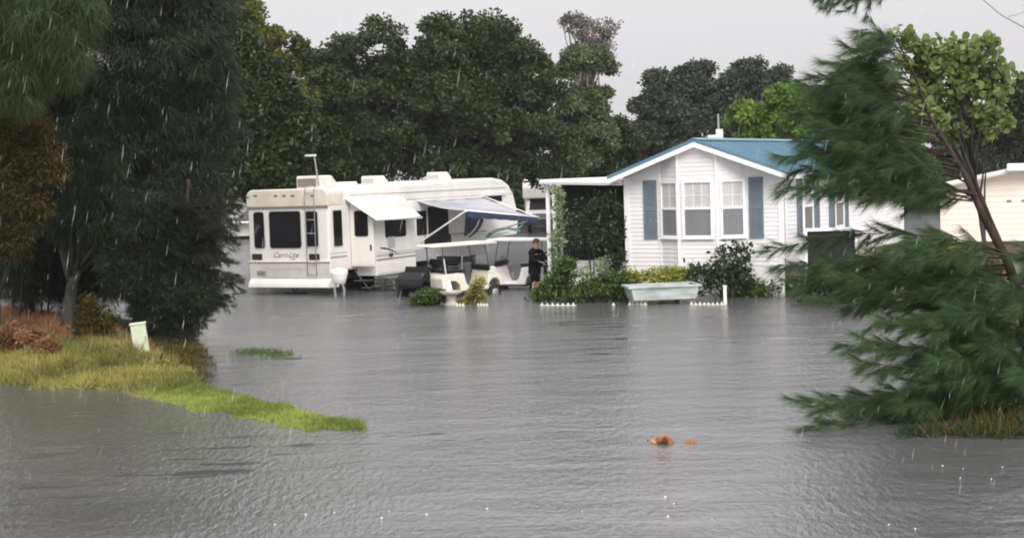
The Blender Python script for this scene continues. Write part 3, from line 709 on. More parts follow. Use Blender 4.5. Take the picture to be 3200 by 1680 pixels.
# roof
OV, OF = .26, .55
sl = (ZR - ZE) / (HWD / 2)
ze2 = ZE - sl * OV
for sx, nm in ((-1, 'roof_slope'), (1, 'roof_slope')):
    xe = -HWD - OV if sx < 0 else OV
    prm = [(xe, ze2 + .07), (xm, ZR + .07), (xm, ZR + .14), (xe, ze2 + .14)]
    rf = MB().prism(prm, 1, -OF, HL + .3)
    nr = 40
    for k in range(nr + 1):
        y = -OF + .02 + (HL + .26 + OF) * k / nr
        rf.prism([(xe, ze2 + .14), (xm, ZR + .14), (xm, ZR + .165), (xe, ze2 + .165)], 1, y - .012, y + .012)
    rf.build(nm, 'roofblue', hs_)
MB().prism([(xm - .16, ZR + .125), (xm, ZR + .19), (xm + .16, ZR + .125), (xm, ZR + .145)], 1, -OF - .01, HL + .31).build('ridge_cap', 'roofblue', hs_)
for sx in (-1, 1):
    xe = -HWD - OV if sx < 0 else OV
    MB().prism([(xe, ze2 - .06), (xm, ZR - .06), (xm, ZR + .066), (xe, ze2 + .066)], 1, -OF, -OF + .05).build('fascia', 'trim', hs_, .004)
    MB().box(min(xe, xe - sx * .04), max(xe, xe - sx * .04), -OF + .055, HL + .28, ze2 - .06, ze2 + .06).build('eave_fascia', 'trim', hs_)
    a_, b_ = (-HWD - OV + .05, -HWD) if sx < 0 else (0.02, OV - .05)
    MB().prism([(a_, ze2 - .05 + (0 if sx < 0 else sl * OV)), (b_, ze2 - .05 + (sl * OV if sx < 0 else 0)), (b_, ze2 - .03 + (sl * OV if sx < 0 else 0)), (a_, ze2 - .03 + (0 if sx < 0 else sl * OV))], 1, -OF + .06, HL).build('soffit', 'trim', hs_)
MB().prism([(-HWD - OV + .06, ze2 - .02), (xm, ZR - .03), (OV - .06, ze2 - .02), (xm, ZR - .01)], 1, -OF + .06, -.34).build('gable_soffit', 'trim', hs_)
# trims
def vtrim(x, y, z0, z1, w=.09, nm='corner_trim'):
    MB().box(x - w / 2, x + w / 2, y - .035, y - .016, z0, z1).build(nm, 'trim', hs_)
vtrim(-HWD + .08, 0, ZW, topz(-HWD + .08) - .02, .15); vtrim(-.08, 0, ZW, ZE, .15)
vtrim(-2.80, -.345, ZW, topz(-2.8) - .02, .09); vtrim(-1.72, -.345, ZW, topz(-1.72) - .02, .06); vtrim(-3.46, -.01, ZW, topz(-3.46) - .02, .05)
MB().box(.0165, .032, .0, .14, ZW, ZE - .02).build('corner_trim', 'trim', hs_)
# windows on the bay; wall segment frames
def bay_window(i, f0, f1, z0, z1):
    a = Vector((*BAY[i], 0)); b = Vector((*BAY[i + 1], 0)); d = b - a; ang = math.atan2(d.y, d.x); L_ = d.length
    wroot = MB()
    u0, u1 = f0 * L_, f1 * L_; fwd = .065
    wroot.box(u0 - fwd, u0, -.06, .01, z0 - fwd, z1 + fwd).box(u1, u1 + fwd, -.06, .01, z0 - fwd, z1 + fwd).box(u0, u1, -.06, .01, z1, z1 + fwd).box(u0, u1, -.06, .01, z0 - fwd, z0)
    fr = wroot.build('window', 'trim', hs_); fr.location = a; fr.rotation_euler = (0, 0, ang)
    zm = z0 + (z1 - z0) * .515
    MB().box(u0, u1, -.05, -.01, zm - .03, zm + .03).build('meeting_rail', 'trim', fr)
    MB().box(u0, u1, -.02, -.014, zm + .03, z1).build('upper_sash', 'curtain', fr)
    gr = MB(); k = 3 if (u1 - u0) > .6 else 2
    for j in range(1, k): x = u0 + (u1 - u0) * j / k; gr.box(x - .008, x + .008, -.028, -.021, zm + .03, z1)
    zg = (zm + z1) / 2; gr.box(u0, u1, -.028, -.021, zg - .007, zg + .007)
    gr.build('muntins', 'trim', fr)
    MB().box(u0, u1, -.032, -.026, z0, zm - .03).build('insect_screen', 'screenpane', fr)
    MB().box(u0 - .09, u1 + .09, -.085, -.062, z0 - .10, z0 - fwd + .01).build('sill', 'trim', fr)
    return fr
zt = 3.02; zb = 1.62
bay_window(1, .13, .92, zb, zt); bay_window(2, .16, .84, zb, zt); bay_window(3, .18, .88, zb, zt)
def shutter(x0, x1, z0, z1, plane='front', nm='shutter'):
    mb = MB()
    if plane == 'front':
        B_ = lambda a, b, c, d, t0, t1: mb.box(a, b, -t1, -t0, c, d)
    else:
        B_ = lambda a, b, c, d, t0, t1: mb.box(t0, t1, a, b, c, d)
    B_(x0, x1, z0, z1, .014, .035)
    for a, b, c, d in ((x0, x0 + .06, z0, z1), (x1 - .06, x1, z0, z1), (x0 + .06, x1 - .06, z1 - .07, z1), (x0 + .06, x1 - .06, z0, z0 + .07), (x0 + .06, x1 - .06, (z0 + z1) / 2 - .03, (z0 + z1) / 2 + .04)):
        B_(a, b, c, d, .0352, .05)
    z = z0 + .1
    while z < z1 - .1:
        if abs(z - (z0 + z1) / 2) > .07: B_(x0 + .062, x1 - .062, z, z + .018, .0352, .043)
        z += .045
    mb.build(nm, 'shutter', hs_)
shutter(-3.95, -3.56, 1.53, 3.12); shutter(-.95, -.56, 1.53, 3.12)
def hside(px, py): return HF.hit(0, 0, px, py)
ys = [hside(px, 620)[0] for px in (2488, 2502, 2506, 2538, 2541, 2556, 2588, 2604)]
shutter(ys[0], ys[1], 1.53, 3.1, 'side'); shutter(ys[4], ys[5], 1.53, 3.1, 'side'); shutter(ys[6], ys[7], 1.53, 3.1, 'side')
def side_window(y0, y1):
    fr = MB().box(.0, .05, y0, y0 + .07, 1.55, 3.08).box(.0, .05, y1 - .07, y1, 1.55, 3.08).box(0, .05, y0 + .07, y1 - .07, 3.0, 3.08).box(0, .05, y0 + .07, y1 - .07, 1.55, 1.62).build('side_window', 'trim', hs_)
    MB().box(.016, .02, y0 + .07, y1 - .07, 2.32, 3.0).build('upper_sash', 'curtain', fr); MB().box(.018, .024, y0 + .07, y1 - .07, 1.62, 2.26).build('pane', 'darkpane', fr)
    MB().box(.0, .045, y0 + .07, y1 - .07, 2.26, 2.32).build('meeting_rail', 'trim', fr)
side_window(ys[2] + .02, ys[3] - .02); side_window(ys[7] + .05, ys[7] + 1.0); shutter(ys[7] + 1.08, ys[7] + 1.45, 1.53, 3.1, 'side')
# porch on the left
px0 = hfront(1727, 700, .3)[0]; pxs = hfront(1762, 700, .3)[0]
zl = hfront(1700, 572, .0)[1]; zr_ = hfront(1925, 545, -.3)[1]
PX = hfront(1697, 560, 0)[0]
MB().prism([(PX, zl - .03), (-HWD - .02, ze2 - .10), (-HWD - .02, ze2 + .05), (PX, zl + .10)], 1, -.25, 6.2).build('porch_roof', 'trim', hs_, .006)
MB().prism([(PX - .01, zl - .0), (-HWD - .02, ze2 - .06), (-HWD - .02, ze2 - .035), (PX - .01, zl + .02)], 1, -.262, -.252).build('porch_roof_seam', 'stripe2', hs_)
for x_ in (px0, px0 + .2):
    MB().box(x_ - .045, x_ + .045, .0, .09, -.1, zl + .02).build('porch_post', 'trim', hs_)
zpb = hfront(1820, 812, .2)[1]
zpt = zl - .04
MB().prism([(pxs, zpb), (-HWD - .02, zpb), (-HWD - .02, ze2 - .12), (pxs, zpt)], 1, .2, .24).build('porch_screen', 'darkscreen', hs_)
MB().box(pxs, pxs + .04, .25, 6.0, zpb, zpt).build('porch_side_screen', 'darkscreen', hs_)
rl = MB(); zr1 = hfront(1850, 698, .15)[1]
rl.box(pxs, -HWD - .03, .13, .18, zr1 - .03, zr1 + .02)
nb = 22
for k in range(nb): x_ = pxs + (-HWD - .05 - pxs) * (k + .5) / nb; rl.box(x_ - .012, x_ + .012, .14, .17, zpb, zr1 - .03)
rl.build('porch_railing', 'darkrail', hs_)
MB().box(pxs - .05, -HWD - .02, .0, 6.0, zpb - .16, zpb - .01).build('porch_floor', 'trim', hs_)
MB().box(pxs + .05, pxs + 1.35, .0, .05, .05, zpb - .17).build('porch_skirting', 'siding', hs_)
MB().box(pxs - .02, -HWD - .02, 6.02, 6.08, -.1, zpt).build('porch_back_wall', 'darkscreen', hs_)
# flue on the roof
a, z0_ = HF.hit(1, 2.6, 2246, 430)
fl = MB().tube([(a, 2.6, ZR - .3), (a, 2.6, HF.hit(1, 2.6, 2242, 356)[1])], .028, 8).build('vent_pipe', 'greymetal', hs_)
MB().box(a - .05, a + .10, 2.5, 2.7, ZR - .3, HF.hit(1, 2.6, 2246, 404)[1]).box(a - .3, a - .05, 2.5, 2.75, ZR - .3, HF.hit(1, 2.6, 2246, 421)[1]).build('vent_box', 'white', hs_, .01)

# ------------------------------------------------------------------ things round the house
# screened box with a white frame beside the right wall
p = at(2520, 800, 38.0)
sb = empty('screened_cabinet', (p.x, p.y, 0), -HA + R(18), 'black screened cabinet with white frame beside the right wall of the house', 'cabinet')
s_ = FOC / 38.0; w1 = 1.02 * 104 / s_ + .38; zt = at(2560, 716, 38).z; zb = at(2560, 795, 38).z - .3
MB().box(.03, w1 - .03, .03, .75, 0.25, zt - .04).build('screen', 'black', sb)
MB().box(-.03, w1 + .42, -.03, .8, zt - .045, zt).build('top_rail', 'trim', sb)
for x_ in (0, w1, w1 + .4): MB().box(x_ - .03, x_ + .03, -.028, .04, -.1, zt - .046).build('post', 'trim', sb)
MB().box(w1 + .07, w1 + .36, 0, .3, .75, zt - .05).build('side_panel', 'tantrim', sb)
MB().box(-.02, w1 + .4, -.02, .02, .25, .31).build('bottom_rail', 'darkmetal', sb)
# cream house at the far right
TA = R(20); tc_ = at(2940, 752, 54.0); tc_.z = 0
th = empty('cream_house', tc_, -TA, 'cream mobile home with shallow pale roof behind the leaning pine at the right edge', 'house')
Ts = FOC / 54.0; TW = 5.2; z0_ = at(3050, 752, 54).z; ze_ = 2.45; zr_ = 2.95
siding([((0, 0), (TW, 0))], lambda x: ze_ + (zr_ - ze_) * (1 - abs(x - TW / 2) / (TW / 2)), z0_, .2, .4).build('front_wall', 'tan', th)
siding([((0, 12), (0, 0))], lambda x: ze_, z0_, .2, 12).build('side_wall', 'tan', th)
MB().box(.02, TW - .02, .06, 12, -.1, z0_ - .03).build('skirting', 'skirt', th)
MB().box(-.03, TW + .03, -.03, .03, z0_ - .07, z0_ - .002).build('floor_edge', 'darkmetal', th)
for a_, b_ in ((-.25, TW / 2), (TW + .25, TW / 2)):
    MB().prism([(a_, ze_ - .02), (b_, zr_ + .03), (b_, zr_ + .12), (a_, ze_ + .07)], 1, -.4, 12.2).build('roof_slope', 'shedroof', th)
    MB().prism([(a_, ze_ - .09), (b_, zr_ - .04), (b_, zr_ + .025), (a_, ze_ - .025)], 1, -.4, -.35).build('fascia', 'tantrim', th)
MB().box(TW * .5 - .3, TW * .5 + .45, -.6, -.0, zr_ - .02, zr_ + .25).build('roof_box', 'shedroof', th, .04)
for x_ in (2.35, 2.85): MB().box(x_ - .08, x_ + .08, -.03, -.017, 1.85, 1.92).build('wall_vent', 'stripe', th)
# dinghy in front of the house
DA = R(6); p = at(2067, 928, 38.4)
dg_ = empty('dinghy', (p.x, p.y, 0), DA, 'small pale green flat-bottomed dinghy among the shrubs in front of the house', 'boat')
s_ = FOC / 38.4; L1 = (2176 - 1957) / s_ / 2; zt = at(2067, 888, 38.4).z; zb = at(2067, 932, 38.4).z
def hull(l0, l1, w0, w1, a, b): return [(-l0, -w0, a), (l0, -w0, a), (l0, w0, a), (-l0, w0, a), (-l1, -w1, b), (l1, -w1, b), (l1, w1, b), (-l1, w1, b)]
hb = MB()
o_ = hull(L1 - .09, L1 - .02, .49, .5, zb, zt - .05); i_ = hull(L1 - .18, L1 - .08, .35, .45, zb + .06, zt - .05)
hb.add(o_ + i_, [(0, 3, 2, 1), (0, 1, 5, 4), (1, 2, 6, 5), (2, 3, 7, 6), (3, 0, 4, 7), (8, 9, 10, 11), (8, 12, 13, 9), (9, 13, 14, 10), (10, 14, 15, 11), (11, 15, 12, 8), (4, 5, 13, 12), (5, 6, 14, 13), (6, 7, 15, 14), (7, 4, 12, 15)])
hb.build('hull', 'dinghy', dg_, .015)
gw = MB()
for sy in (-1, 1): gw.box(-L1 + .03, L1 - .03, sy * .5 - .035, sy * .5 + .035, zt - .055, zt)
for sx in (-1, 1): gw.box(sx * (L1 - .0) - .05, sx * (L1 - .0) + .05, -.53, .53, zt - .055, zt + .003)
gw.build('gunwale', 'dinghy', dg_, .012)
for x_ in (-.35, .35): MB().box(x_ - .1, x_ + .1, -.44, .44, zt - .12, zt - .09).build('thwart', 'dinghy', dg_)
rr = MB(); rr.box(-L1 + .22, L1 - .22, -.475, -.455, zt - .16, zt - .13); rr.build('rubbing_strake', 'stripe2', dg_)
# concrete blocks that carry the dinghy
for k, x_ in enumerate((-.6, .6)):
    b = empty('concrete_block', (p.x + x_ * math.cos(DA), p.y + x_ * math.sin(DA), 0), DA, ('grey concrete block under the left end of the dinghy', 'grey concrete block under the right end of the dinghy')[k], 'block', 'blocks under the dinghy')
    MB().box(-.2, .2, -.3, .3, -.3, zb - .005).build('block', 'concrete', b, .01)
# bird bath
p = gnd(1411, 952)
bb = empty('bird_bath', p, 0, 'pale concrete bird bath with a small cone ornament between the two low bushes', 'bird bath')
sB = FOC / p.y; K_ = 1.0 / sB
MB().lathe([(.20, -.1), (.19, .02), (.14, .06), (.12, .10), (.14, .22), (.17, .25)], n=20).build('column', 'concrete', bb, smooth=True)
MB().lathe([(.10, .25), (.22, .27), (.30, .33), (.31, .37), (.27, .37), (.18, .33), (.01, .32)], n=24).build('basin', 'concrete', bb, smooth=True)
MB().lathe([(.10, .33), (.09, .42), (.07, .52), (.04, .62), (.01, .66)], (-.05, .0, 0), n=16).build('ornament', 'white', bb, smooth=True)
# low picket edging, mostly drowned
def picket(px0_, px1_, py_, n, lab):
    a = gnd(px0_, py_ + 8); b = gnd(px1_, py_ + 8); d = b - a
    r_ = empty('picket_edging', a, math.atan2(d.y, d.x), lab, 'garden edging', 'drowned picket edging'); L_ = d.length
    for k in range(n):
        x_ = L_ * (k + .5) / n; h_ = .075 + random.uniform(-.012, .012); ww = .024
        MB().prism([(x_ - ww, -.1), (x_ + ww, -.1), (x_ + ww, h_ * .6), (x_, h_), (x_ - ww, h_ * .6)], 1, -.008, .008).build('picket', 'picket', r_)
    MB().box(0, L_, .009, .02, -.02, .012).build('rail', 'picket', r_)
picket(1424, 1452, 947, 3, 'white picket tips beside the bird bath'); picket(1490, 1526, 946, 4, 'white picket tips below the brown-green bush')
picket(1686, 1800, 946, 7, 'row of white picket tips below the porch vine'); picket(1912, 1922, 945, 1, 'single white picket tip left of the dinghy')
picket(1962, 2022, 944, 5, 'white picket tips under the left end of the dinghy'); picket(2154, 2262, 944, 8, 'row of white picket tips beside the white stake')
p = gnd(2266, 950)
st = empty('garden_stake', p, 0, 'white square stake in front of the broad-leaved shrub', 'stake')
MB().box(-.04, .04, -.04, .04, -.3, .44).build('stake', 'picket', st, .006); MB().box(-.05, .05, -.05, .05, .44, .47).build('cap', 'picket', st, .006)
# utility pedestal on the left bank
p = at(445, 1098, 29.5); zb_ = p.z
up = empty('utility_pedestal', (p.x, p.y, zb_ - .12), R(15), 'pale green utility pedestal tilted on the left bank beside the dark tree', 'utility box')
up.rotation_euler = (R(-2), R(-5), R(12))
MB().prism([(-.02, -.12), (.12, -.12), (.15, .1), (.14, .66), (-.15, .66), (-.15, .22), (-.10, .12)], 1, -.13, .13).build('cabinet', 'pedestal', up, .012)
MB().box(-.165, .155, -.145, .145, .66, .70).build('lid', 'pedestal', up, .012)
MB().box(.10, .12, -.137, -.131, .32, .42).build('latch', 'stripe', up)
# cable across the top right corner
def wire(pxs, lab, r=.012):
    pts = [at(a, b, y) for a, b, y in pxs]; fine = []
    for i in range(len(pts) - 1):
        for k in range(8): fine.append(pts[i].lerp(pts[i + 1], k / 8))
    fine.append(pts[-1]); o = empty('overhead_cable', fine[0], 0, lab, 'cable', 'overhead cables')
    MB().tube([p - fine[0] for p in fine], r, 6).build('cable', 'cable', o)
wire([(2900, -220, 30), (3065, -6, 27), (3130, 48, 26), (3200, 86, 25), (3420, 190, 22)], 'thicker grey cable sagging across the top right corner of the sky')
wire([(3150, 52, 25.6), (3180, 46, 25.8), (3200, 36, 26), (3420, -60, 28)], 'short thin cable rising to the right edge from the thicker one', .007)

# ------------------------------------------------------------------ background vehicles and sheds
# motorhome behind the porch
p = gnd(1690, 722); mS = FOC / p.y
mh = empty('motorhome', (at(1742, 700, p.y).x, p.y, 0), R(-6), 'white motorhome with over-cab bunk far behind the porch', 'motorhome')
hb_ = 3.15
MB().prism([(0, .7), (0, 3.1), (6, 3.1), (6, .7)], 0, -1.9, .6).build('body', 'rvw', mh, .08)
MB().prism([(-1.0, 1.95), (-1.05, 2.6), (-.8, 2.95), (-.3, 3.12), (.1, 3.12), (.1, 1.9)], 0, -1.92, .62).build('overcab', 'rvw', mh, .08)
MB().prism([(-1.9, .75), (-1.9, 1.15), (-1.55, 1.25), (-.75, 1.9), (.05, 1.9), (.05, .75)], 0, -1.7, .4).build('cab', 'rvw', mh, .06)
MB().prism([(-1.50, 1.31), (-.80, 1.87), (-.82, 1.90), (-1.53, 1.34)], 0, -1.5, .2).build('windscreen', 'blackglass', mh)
MB().box(-1.5, .2, -1.93, -1.9, .85, 1.08).build('grille', 'stripe', mh); MB().box(-1.75, .45, -2.05, -1.92, .45, .68).build('front_bumper', 'darkmetal', mh)
for x_ in (-1.5, .2): MB().box(x_ - .16, x_ + .16, -1.95, -1.91, .88, 1.08).build('headlight', 'trim', mh, .01)
for x_ in (-1.55, .25):
    wq = MB().lathe([(.2, -.1), (.36, -.1), (.38, 0), (.36, .1), (.2, .1)], n=20).build('wheel', 'rubber', mh, smooth=True); wq.rotation_euler = (0, math.pi / 2, 0); wq.location = (x_, -1.0, .35)
# far trailer left of the caravan
Yf = 92.0; sf = FOC / Yf
def farbox(nm, lab, cat, px0_, px1_, pyt, pyb, wm, rm, dep=5, group=None, rz=0, roofh=.25, extra=True):
    a = at(px0_, pyb, Yf); b = at(px1_, pyt, Yf); r_ = empty(nm, (a.x, Yf, 0), rz, lab, cat, group); W2 = b.x - a.x; zt_ = at((px0_ + px1_) / 2, pyt, Yf).z; zb_ = .25
    MB().box(0, W2, 0, dep, zb_, zt_ - roofh).build('body', wm, r_, .05)
    MB().prism([(-.25, zt_ - roofh + .003), (W2 + .25, zt_ - roofh + .003), (W2 * .85, zt_), (W2 * .15, zt_)], 1, -.4, dep + .2).build('roof', rm, r_, .02)
    return r_, W2, zt_
r_, W2, zt_ = farbox('far_trailer', 'grey trailer with pale roof and dark slanted awning far left of the caravan', 'trailer', 690, 800, 596, 742, 'shed', 'shedroof')
MB().prism([(W2 * .45, 1.15), (W2 * .98, 2.3), (W2 * .98, 1.15)], 1, -.3, -.22).build('awning_flap', 'darkroof', r_)
MB().box(W2 * .3, W2 + .2, -.8, -.35, 1.0, 1.09).build('counter', 'shedroof', r_); MB().box(W2 * .3, W2 * .98, -.34, -.02, .2, 1.0).build('skirting', 'shed', r_)
MB().box(.2, .9, -.02, .0, 1.5, 2.1).build('window', 'darkpane', r_)
r_, W2, zt_ = farbox('cream_trailer', 'cream trailer glimpsed through the branches left of the caravan', 'trailer', 560, 668, 606, 745, 'tan', 'shedroof')
MB().box(.3, 1.1, -.02, 0, 1.5, 2.2).build('window', 'darkpane', r_); MB().box(1.5, 1.9, -.02, 0, .5, 2.2).build('door', 'shedroof', r_)

# ------------------------------------------------------------------ golf carts
def cart(lab, px, Y, yaw, body, canopy=True, clear=False, zoff=-.17, seat='black'):
    c = at(px, 850, Y); r_ = empty('golf_cart', (c.x, Y, zoff), yaw, lab, 'golf cart', 'golf carts beside the caravan'); r_.scale = (.87, .87, .87)
    # local x forward, body 2.35 m long, 1.2 wide
    hw = .56
    sidep = [(-1.12, .52), (-1.15, .80), (-1.05, .93), (-.55, .96), (-.30, .93), (-.22, .62), (-.10, .45), (.48, .42), (.56, .60), (.66, .98), (.80, 1.00), (1.12, .80), (1.20, .60), (1.14, .46),
             (1.08, .46), (1.05, .60), (.92, .72), (.78, .70), (.66, .58), (.62, .36), (-.44, .36), (-.48, .56), (-.62, .70), (-.80, .70), (-.94, .56), (-.98, .44), (-1.10, .46)]
    MB().prism(sidep, 1, -hw, hw).build('body', body, r_, .03, 2)
    MB().box(-.44, .60, -hw + .04, hw - .04, .30, .358).build('floor', 'darkmetal', r_)
    MB().box(-.86, -.26, -hw + .04, hw - .04, .965, 1.06).build('seat', seat, r_, .03)
    bk = MB().prism([(-.92, 1.10), (-.84, 1.10), (-.92, 1.42), (-1.0, 1.42)], 1, -hw + .06, hw - .06).build('backrest', seat, r_, .03)
    for y_ in (-hw + .02, hw - .02): MB().bar((-.98, y_, .95), (-1.04, y_, 1.45), .022).build('seat_frame', 'cartwhite', r_)
    MB().prism([(.62, .98), (.72, 1.0), (.66, 1.18), (.56, 1.14)], 1, -hw + .04, hw - .04).build('dashboard', seat, r_, .02)
    sw = MB(); sw.tube([(.62, .25, 1.02), (.46, .25, 1.2)], .018, 6)
    sw.tube([(.46 + .1 * math.cos(t) * .45, .25 + .16 * math.sin(t), 1.2 + .13 * math.cos(t) * .9) for t in np.linspace(0, 2 * math.pi, 13)], .014, 5); sw.build('steering_wheel', 'black', r_)
    for x_ in (-.80, .86):
        for y_ in (-hw + .08, hw - .08):
            wq = MB().lathe([(.13, -.09), (.21, -.09), (.235, -.05), (.235, .05), (.21, .09), (.13, .09)], n=20).build('wheel', 'rubber', r_, smooth=True)
            wq.rotation_euler = (math.pi / 2 * (1 if y_ < 0 else -1), 0, 0); wq.location = (x_, y_, .24)
            MB().lathe([(.02, .05), (.12, .07), (.13, .095), (.05, .10), (.01, .10)], n=14).build('rim', 'greymetal', wq, smooth=True)
    MB().box(-1.14, -.5, -.03, .03, .5, .52).build('tow_bar', 'darkmetal', r_)
    if canopy:
        MB().prism([(-1.45, 1.85), (-1.35, 1.89), (.85, 1.93), (.98, 1.88), (.95, 1.855), (-1.43, 1.825)], 1, -hw - .05, hw + .05).build('canopy', body, r_, .02)
        for y_ in (-hw + .03, hw - .03):
            MB().bar((-1.04, y_, .95), (-1.08, y_, 1.85), .017).build('canopy_post', 'darkmetal', r_); MB().bar((.70, y_, .98), (.50, y_, 1.87), .017).build('canopy_post', 'darkmetal', r_)
        MB().prism([(.70, 1.02), (.705, 1.02), (.525, 1.84), (.52, 1.84)], 1, -hw + .06, hw - .06).build('windscreen', M['clear'], r_)
        if clear:
            for x0_, x1_ in ((-1.02, -.32), (-.28, .45)):
                MB().box(x0_, x1_, -hw - .012, -hw - .008, 1.05, 1.84).build('clear_side_curtain', M['clear'], r_)
            MB().bar((-.30, -hw - .0, 1.0), (-.30, -hw, 1.84), .014).build('canopy_post', 'cartwhite', r_)
    return r_
M['clear'] = glassmat('clear_vinyl', (.55, .55, .55), .12)
cart('cream golf cart with a flat cream canopy in front of the main awning', 1449, 43.2, R(32), 'cartcream')
cart('white golf cart with clear side curtains beside the person in black', 1622, 44.9, R(158), 'cartwhite', True, True)
cart('black golf cart without a canopy beside the cream golf cart', 1345, 43.6, R(-128), 'black', False)
MB_ = MB()

# ------------------------------------------------------------------ people and animals
def skinned(name, joints, edges, radii, m, parent, sub=2, root=0):
    me = bpy.data.meshes.new(name); me.from_pydata(joints, edges, []); me.update()
    o = bpy.data.objects.new(name, me); col.objects.link(o)
    sk = o.modifiers.new('skin', 'SKIN'); sk.use_smooth_shade = True; sk.branch_smoothing = .4
    if not me.skin_vertices: me.attributes.new('skin', 'FLOAT2', 'POINT')
    bpy.context.view_layer.objects.active = o
    if not me.skin_vertices:
        bpy.ops.mesh.customdata_skin_add()
    for i, r in enumerate(radii):
        sv = me.skin_vertices[0].data[i]; sv.radius = (r, r) if not isinstance(r, tuple) else r; sv.use_root = (i == root)
    sb_ = o.modifiers.new('sub', 'SUBSURF'); sb_.levels = sub; sb_.render_levels = sub
    dg = bpy.context.evaluated_depsgraph_get(); me2 = bpy.data.meshes.new_from_object(o.evaluated_get(dg))
    bpy.data.objects.remove(o); me2.name = name; me2.materials.clear(); me2.materials.append(M[m] if isinstance(m, str) else m)
    for pl in me2.polygons: pl.use_smooth = True
    o2 = bpy.data.objects.new(name, me2); col.objects.link(o2)
    if parent is not None: o2.parent = parent
    return o2
pp = gnd(1672, 908)
pr = empty('person', (pp.x, pp.y, -.22), R(-35), 'person in long black rain jacket and shorts wading beside the white golf cart', 'person')
# local: faces +x, left is +y, total height about 1.72 m
J = [(0, 0, .92), (.02, 0, 1.10), (.05, 0, 1.30), (.06, 0, 1.42), (.09, 0, 1.49),          # pelvis, belly, chest, collar, neck
     (.04, -.19, 1.38), (.12, -.24, 1.13), (.34, -.17, 1.08),                                  # right arm to wrist
     (.04, .19, 1.38), (.11, .24, 1.13), (.33, .15, 1.06),                                     # left arm to wrist
     (.0, -.10, .86), (.05, -.11, .50), (-.02, -.12, .10), (.10, -.13, .04),                   # right leg
     (.0, .10, .86), (.03, .11, .50), (-.03, .12, .10), (.09, .14, .04),                       # left leg
     (.11, 0, 1.56), (.12, 0, 1.64), (.11, 0, 1.71)]                                           # skull
Ed = [(0, 1), (1, 2), (2, 3), (3, 4), (3, 5), (5, 6), (6, 7), (3, 8), (8, 9), (9, 10), (0, 11), (11, 12), (12, 13), (13, 14), (0, 15), (15, 16), (16, 17), (17, 18), (4, 19), (19, 20), (20, 21)]
Rd = [(.10, .10), (.10, .10), (.10, .10), (.06, .06), .05, .045, .045, .028, .045, .04, .028, .085, .055, .038, .03, .085, .055, .038, .03, .075, .088, .06]
body = skinned('body', J, Ed, Rd, 'skin', pr)
# hands: palm and five fingers each, closed round the bag handle
for sy, wv in ((-1, Vector((.34, -.17, 1.08))), (1, Vector((.33, .15, 1.06)))):
    hj = [tuple(wv), tuple(wv + Vector((.05, 0, -.015))), tuple(wv + Vector((.085, 0, -.03)))]; he = [(0, 1), (1, 2)]; hr = [.024, (.03, .018), (.034, .016)]
    for f, ln in zip((-.026, -.009, .009, .026), (.030, .034, .032, .025)):
        b = len(hj); q = wv + Vector((.085, f, -.03))
        hj += [tuple(q + Vector((.02, 0, -.006))), tuple(q + Vector((.035, 0, -.03))), tuple(q + Vector((.02, 0, -.03 - ln)))]
        he += [(2, b), (b, b + 1), (b + 1, b + 2)]; hr += [.0095, .009, .008]
    b = len(hj); hj += [tuple(wv + Vector((.05, -sy * .035, -.02))), tuple(wv + Vector((.08, -sy * .045, -.045)))]; he += [(1, b), (b, b + 1)]; hr += [.011, .009]
    skinned('hand', hj, he, hr, 'skin', pr, 1)
# face
fc = MB().tube([(.195, 0, 1.63), (.222, 0, 1.60), (.205, 0, 1.595)], [.012, .016, .012], 6)
for sy in (-1, 1): fc.lathe([(.001, -.013), (.012, -.008), (.013, 0), (.012, .008), (.001, .013)], (.197, sy * .033, 1.64), n=8)
fc.build('face_features', 'skin', pr, smooth=True)
ey = MB()
for sy in (-1, 1): ey.lathe([(.001, -.006), (.007, 0), (.001, .006)], (.207, sy * .033, 1.641), n=8)
ey.box(.198, .2035, -.024, .024, 1.557, 1.564)
ey.build('eyes_and_mouth', 'hair', pr)
for sy in (-1, 1): MB().lathe([(.002, -.03), (.014, -.02), (.016, .01), (.003, .03)], (.115, sy * .092, 1.62), n=8, sx=1, sy=.5).build('ear', 'skin', pr, smooth=True)
hv = MB(); hv.lathe([(.085, -.04), (.100, 0), (.097, .045), (.075, .085), (.04, .105), (.004, .11)], (.098, 0, 1.64), n=18, sx=1.05, sy=.96); hv.build('hair', 'hair', pr, smooth=True)
# jacket: one loose skinned surface over trunk and arms
Jj = [(0, 0, .70), (.0, 0, .90), (.03, 0, 1.12), (.05, 0, 1.30), (.06, 0, 1.41), (.08, 0, 1.47), (.04, -.20, 1.37), (.12, -.25, 1.13), (.31, -.18, 1.085), (.04, .20, 1.37), (.11, .25, 1.13), (.30, .16, 1.065)]
Je = [(0, 1), (1, 2), (2, 3), (3, 4), (4, 5), (4, 6), (6, 7), (7, 8), (4, 9), (9, 10), (10, 11)]
skinned('jacket', Jj, Je, [(.19, .19), (.20, .20), (.20, .20), (.20, .20), (.15, .15), .10, .11, .082, .06, .10, .082, .06], 'blackcloth', pr, 2, 1)
for sy in (-1, 1):
    skinned('shorts_leg', [(0, sy * .09, .80), (.02, sy * .105, .62), (.035, sy * .11, .44)], [(0, 1), (1, 2)], [.11, .10, .085], 'blackcloth', pr, 1)
bag = empty('shoulder_bag', (pp.x + .40, pp.y - .18, .52), R(-35), 'black bag held in front of the person in black', 'bag')
MB().prism(rrect(-.14, .17, -.16, .16, .07), 1, -.22, .22).build('pouch', 'blackcloth', bag, .05, 3, loc=(.10, 0, .12))
MB().tube([(.08, -.13, .27), (.05, -.13, .36), (.02, 0, .40), (.05, .13, .36), (.08, .13, .27)], .013, 6).build('handle', 'black', bag)
MB().prism(rrect(-.09, .10, -.09, .10, .06), 1, -.12, .12).build('rolled_coat', 'blackcloth', bag, .04, 3, loc=(.20, .02, .38))
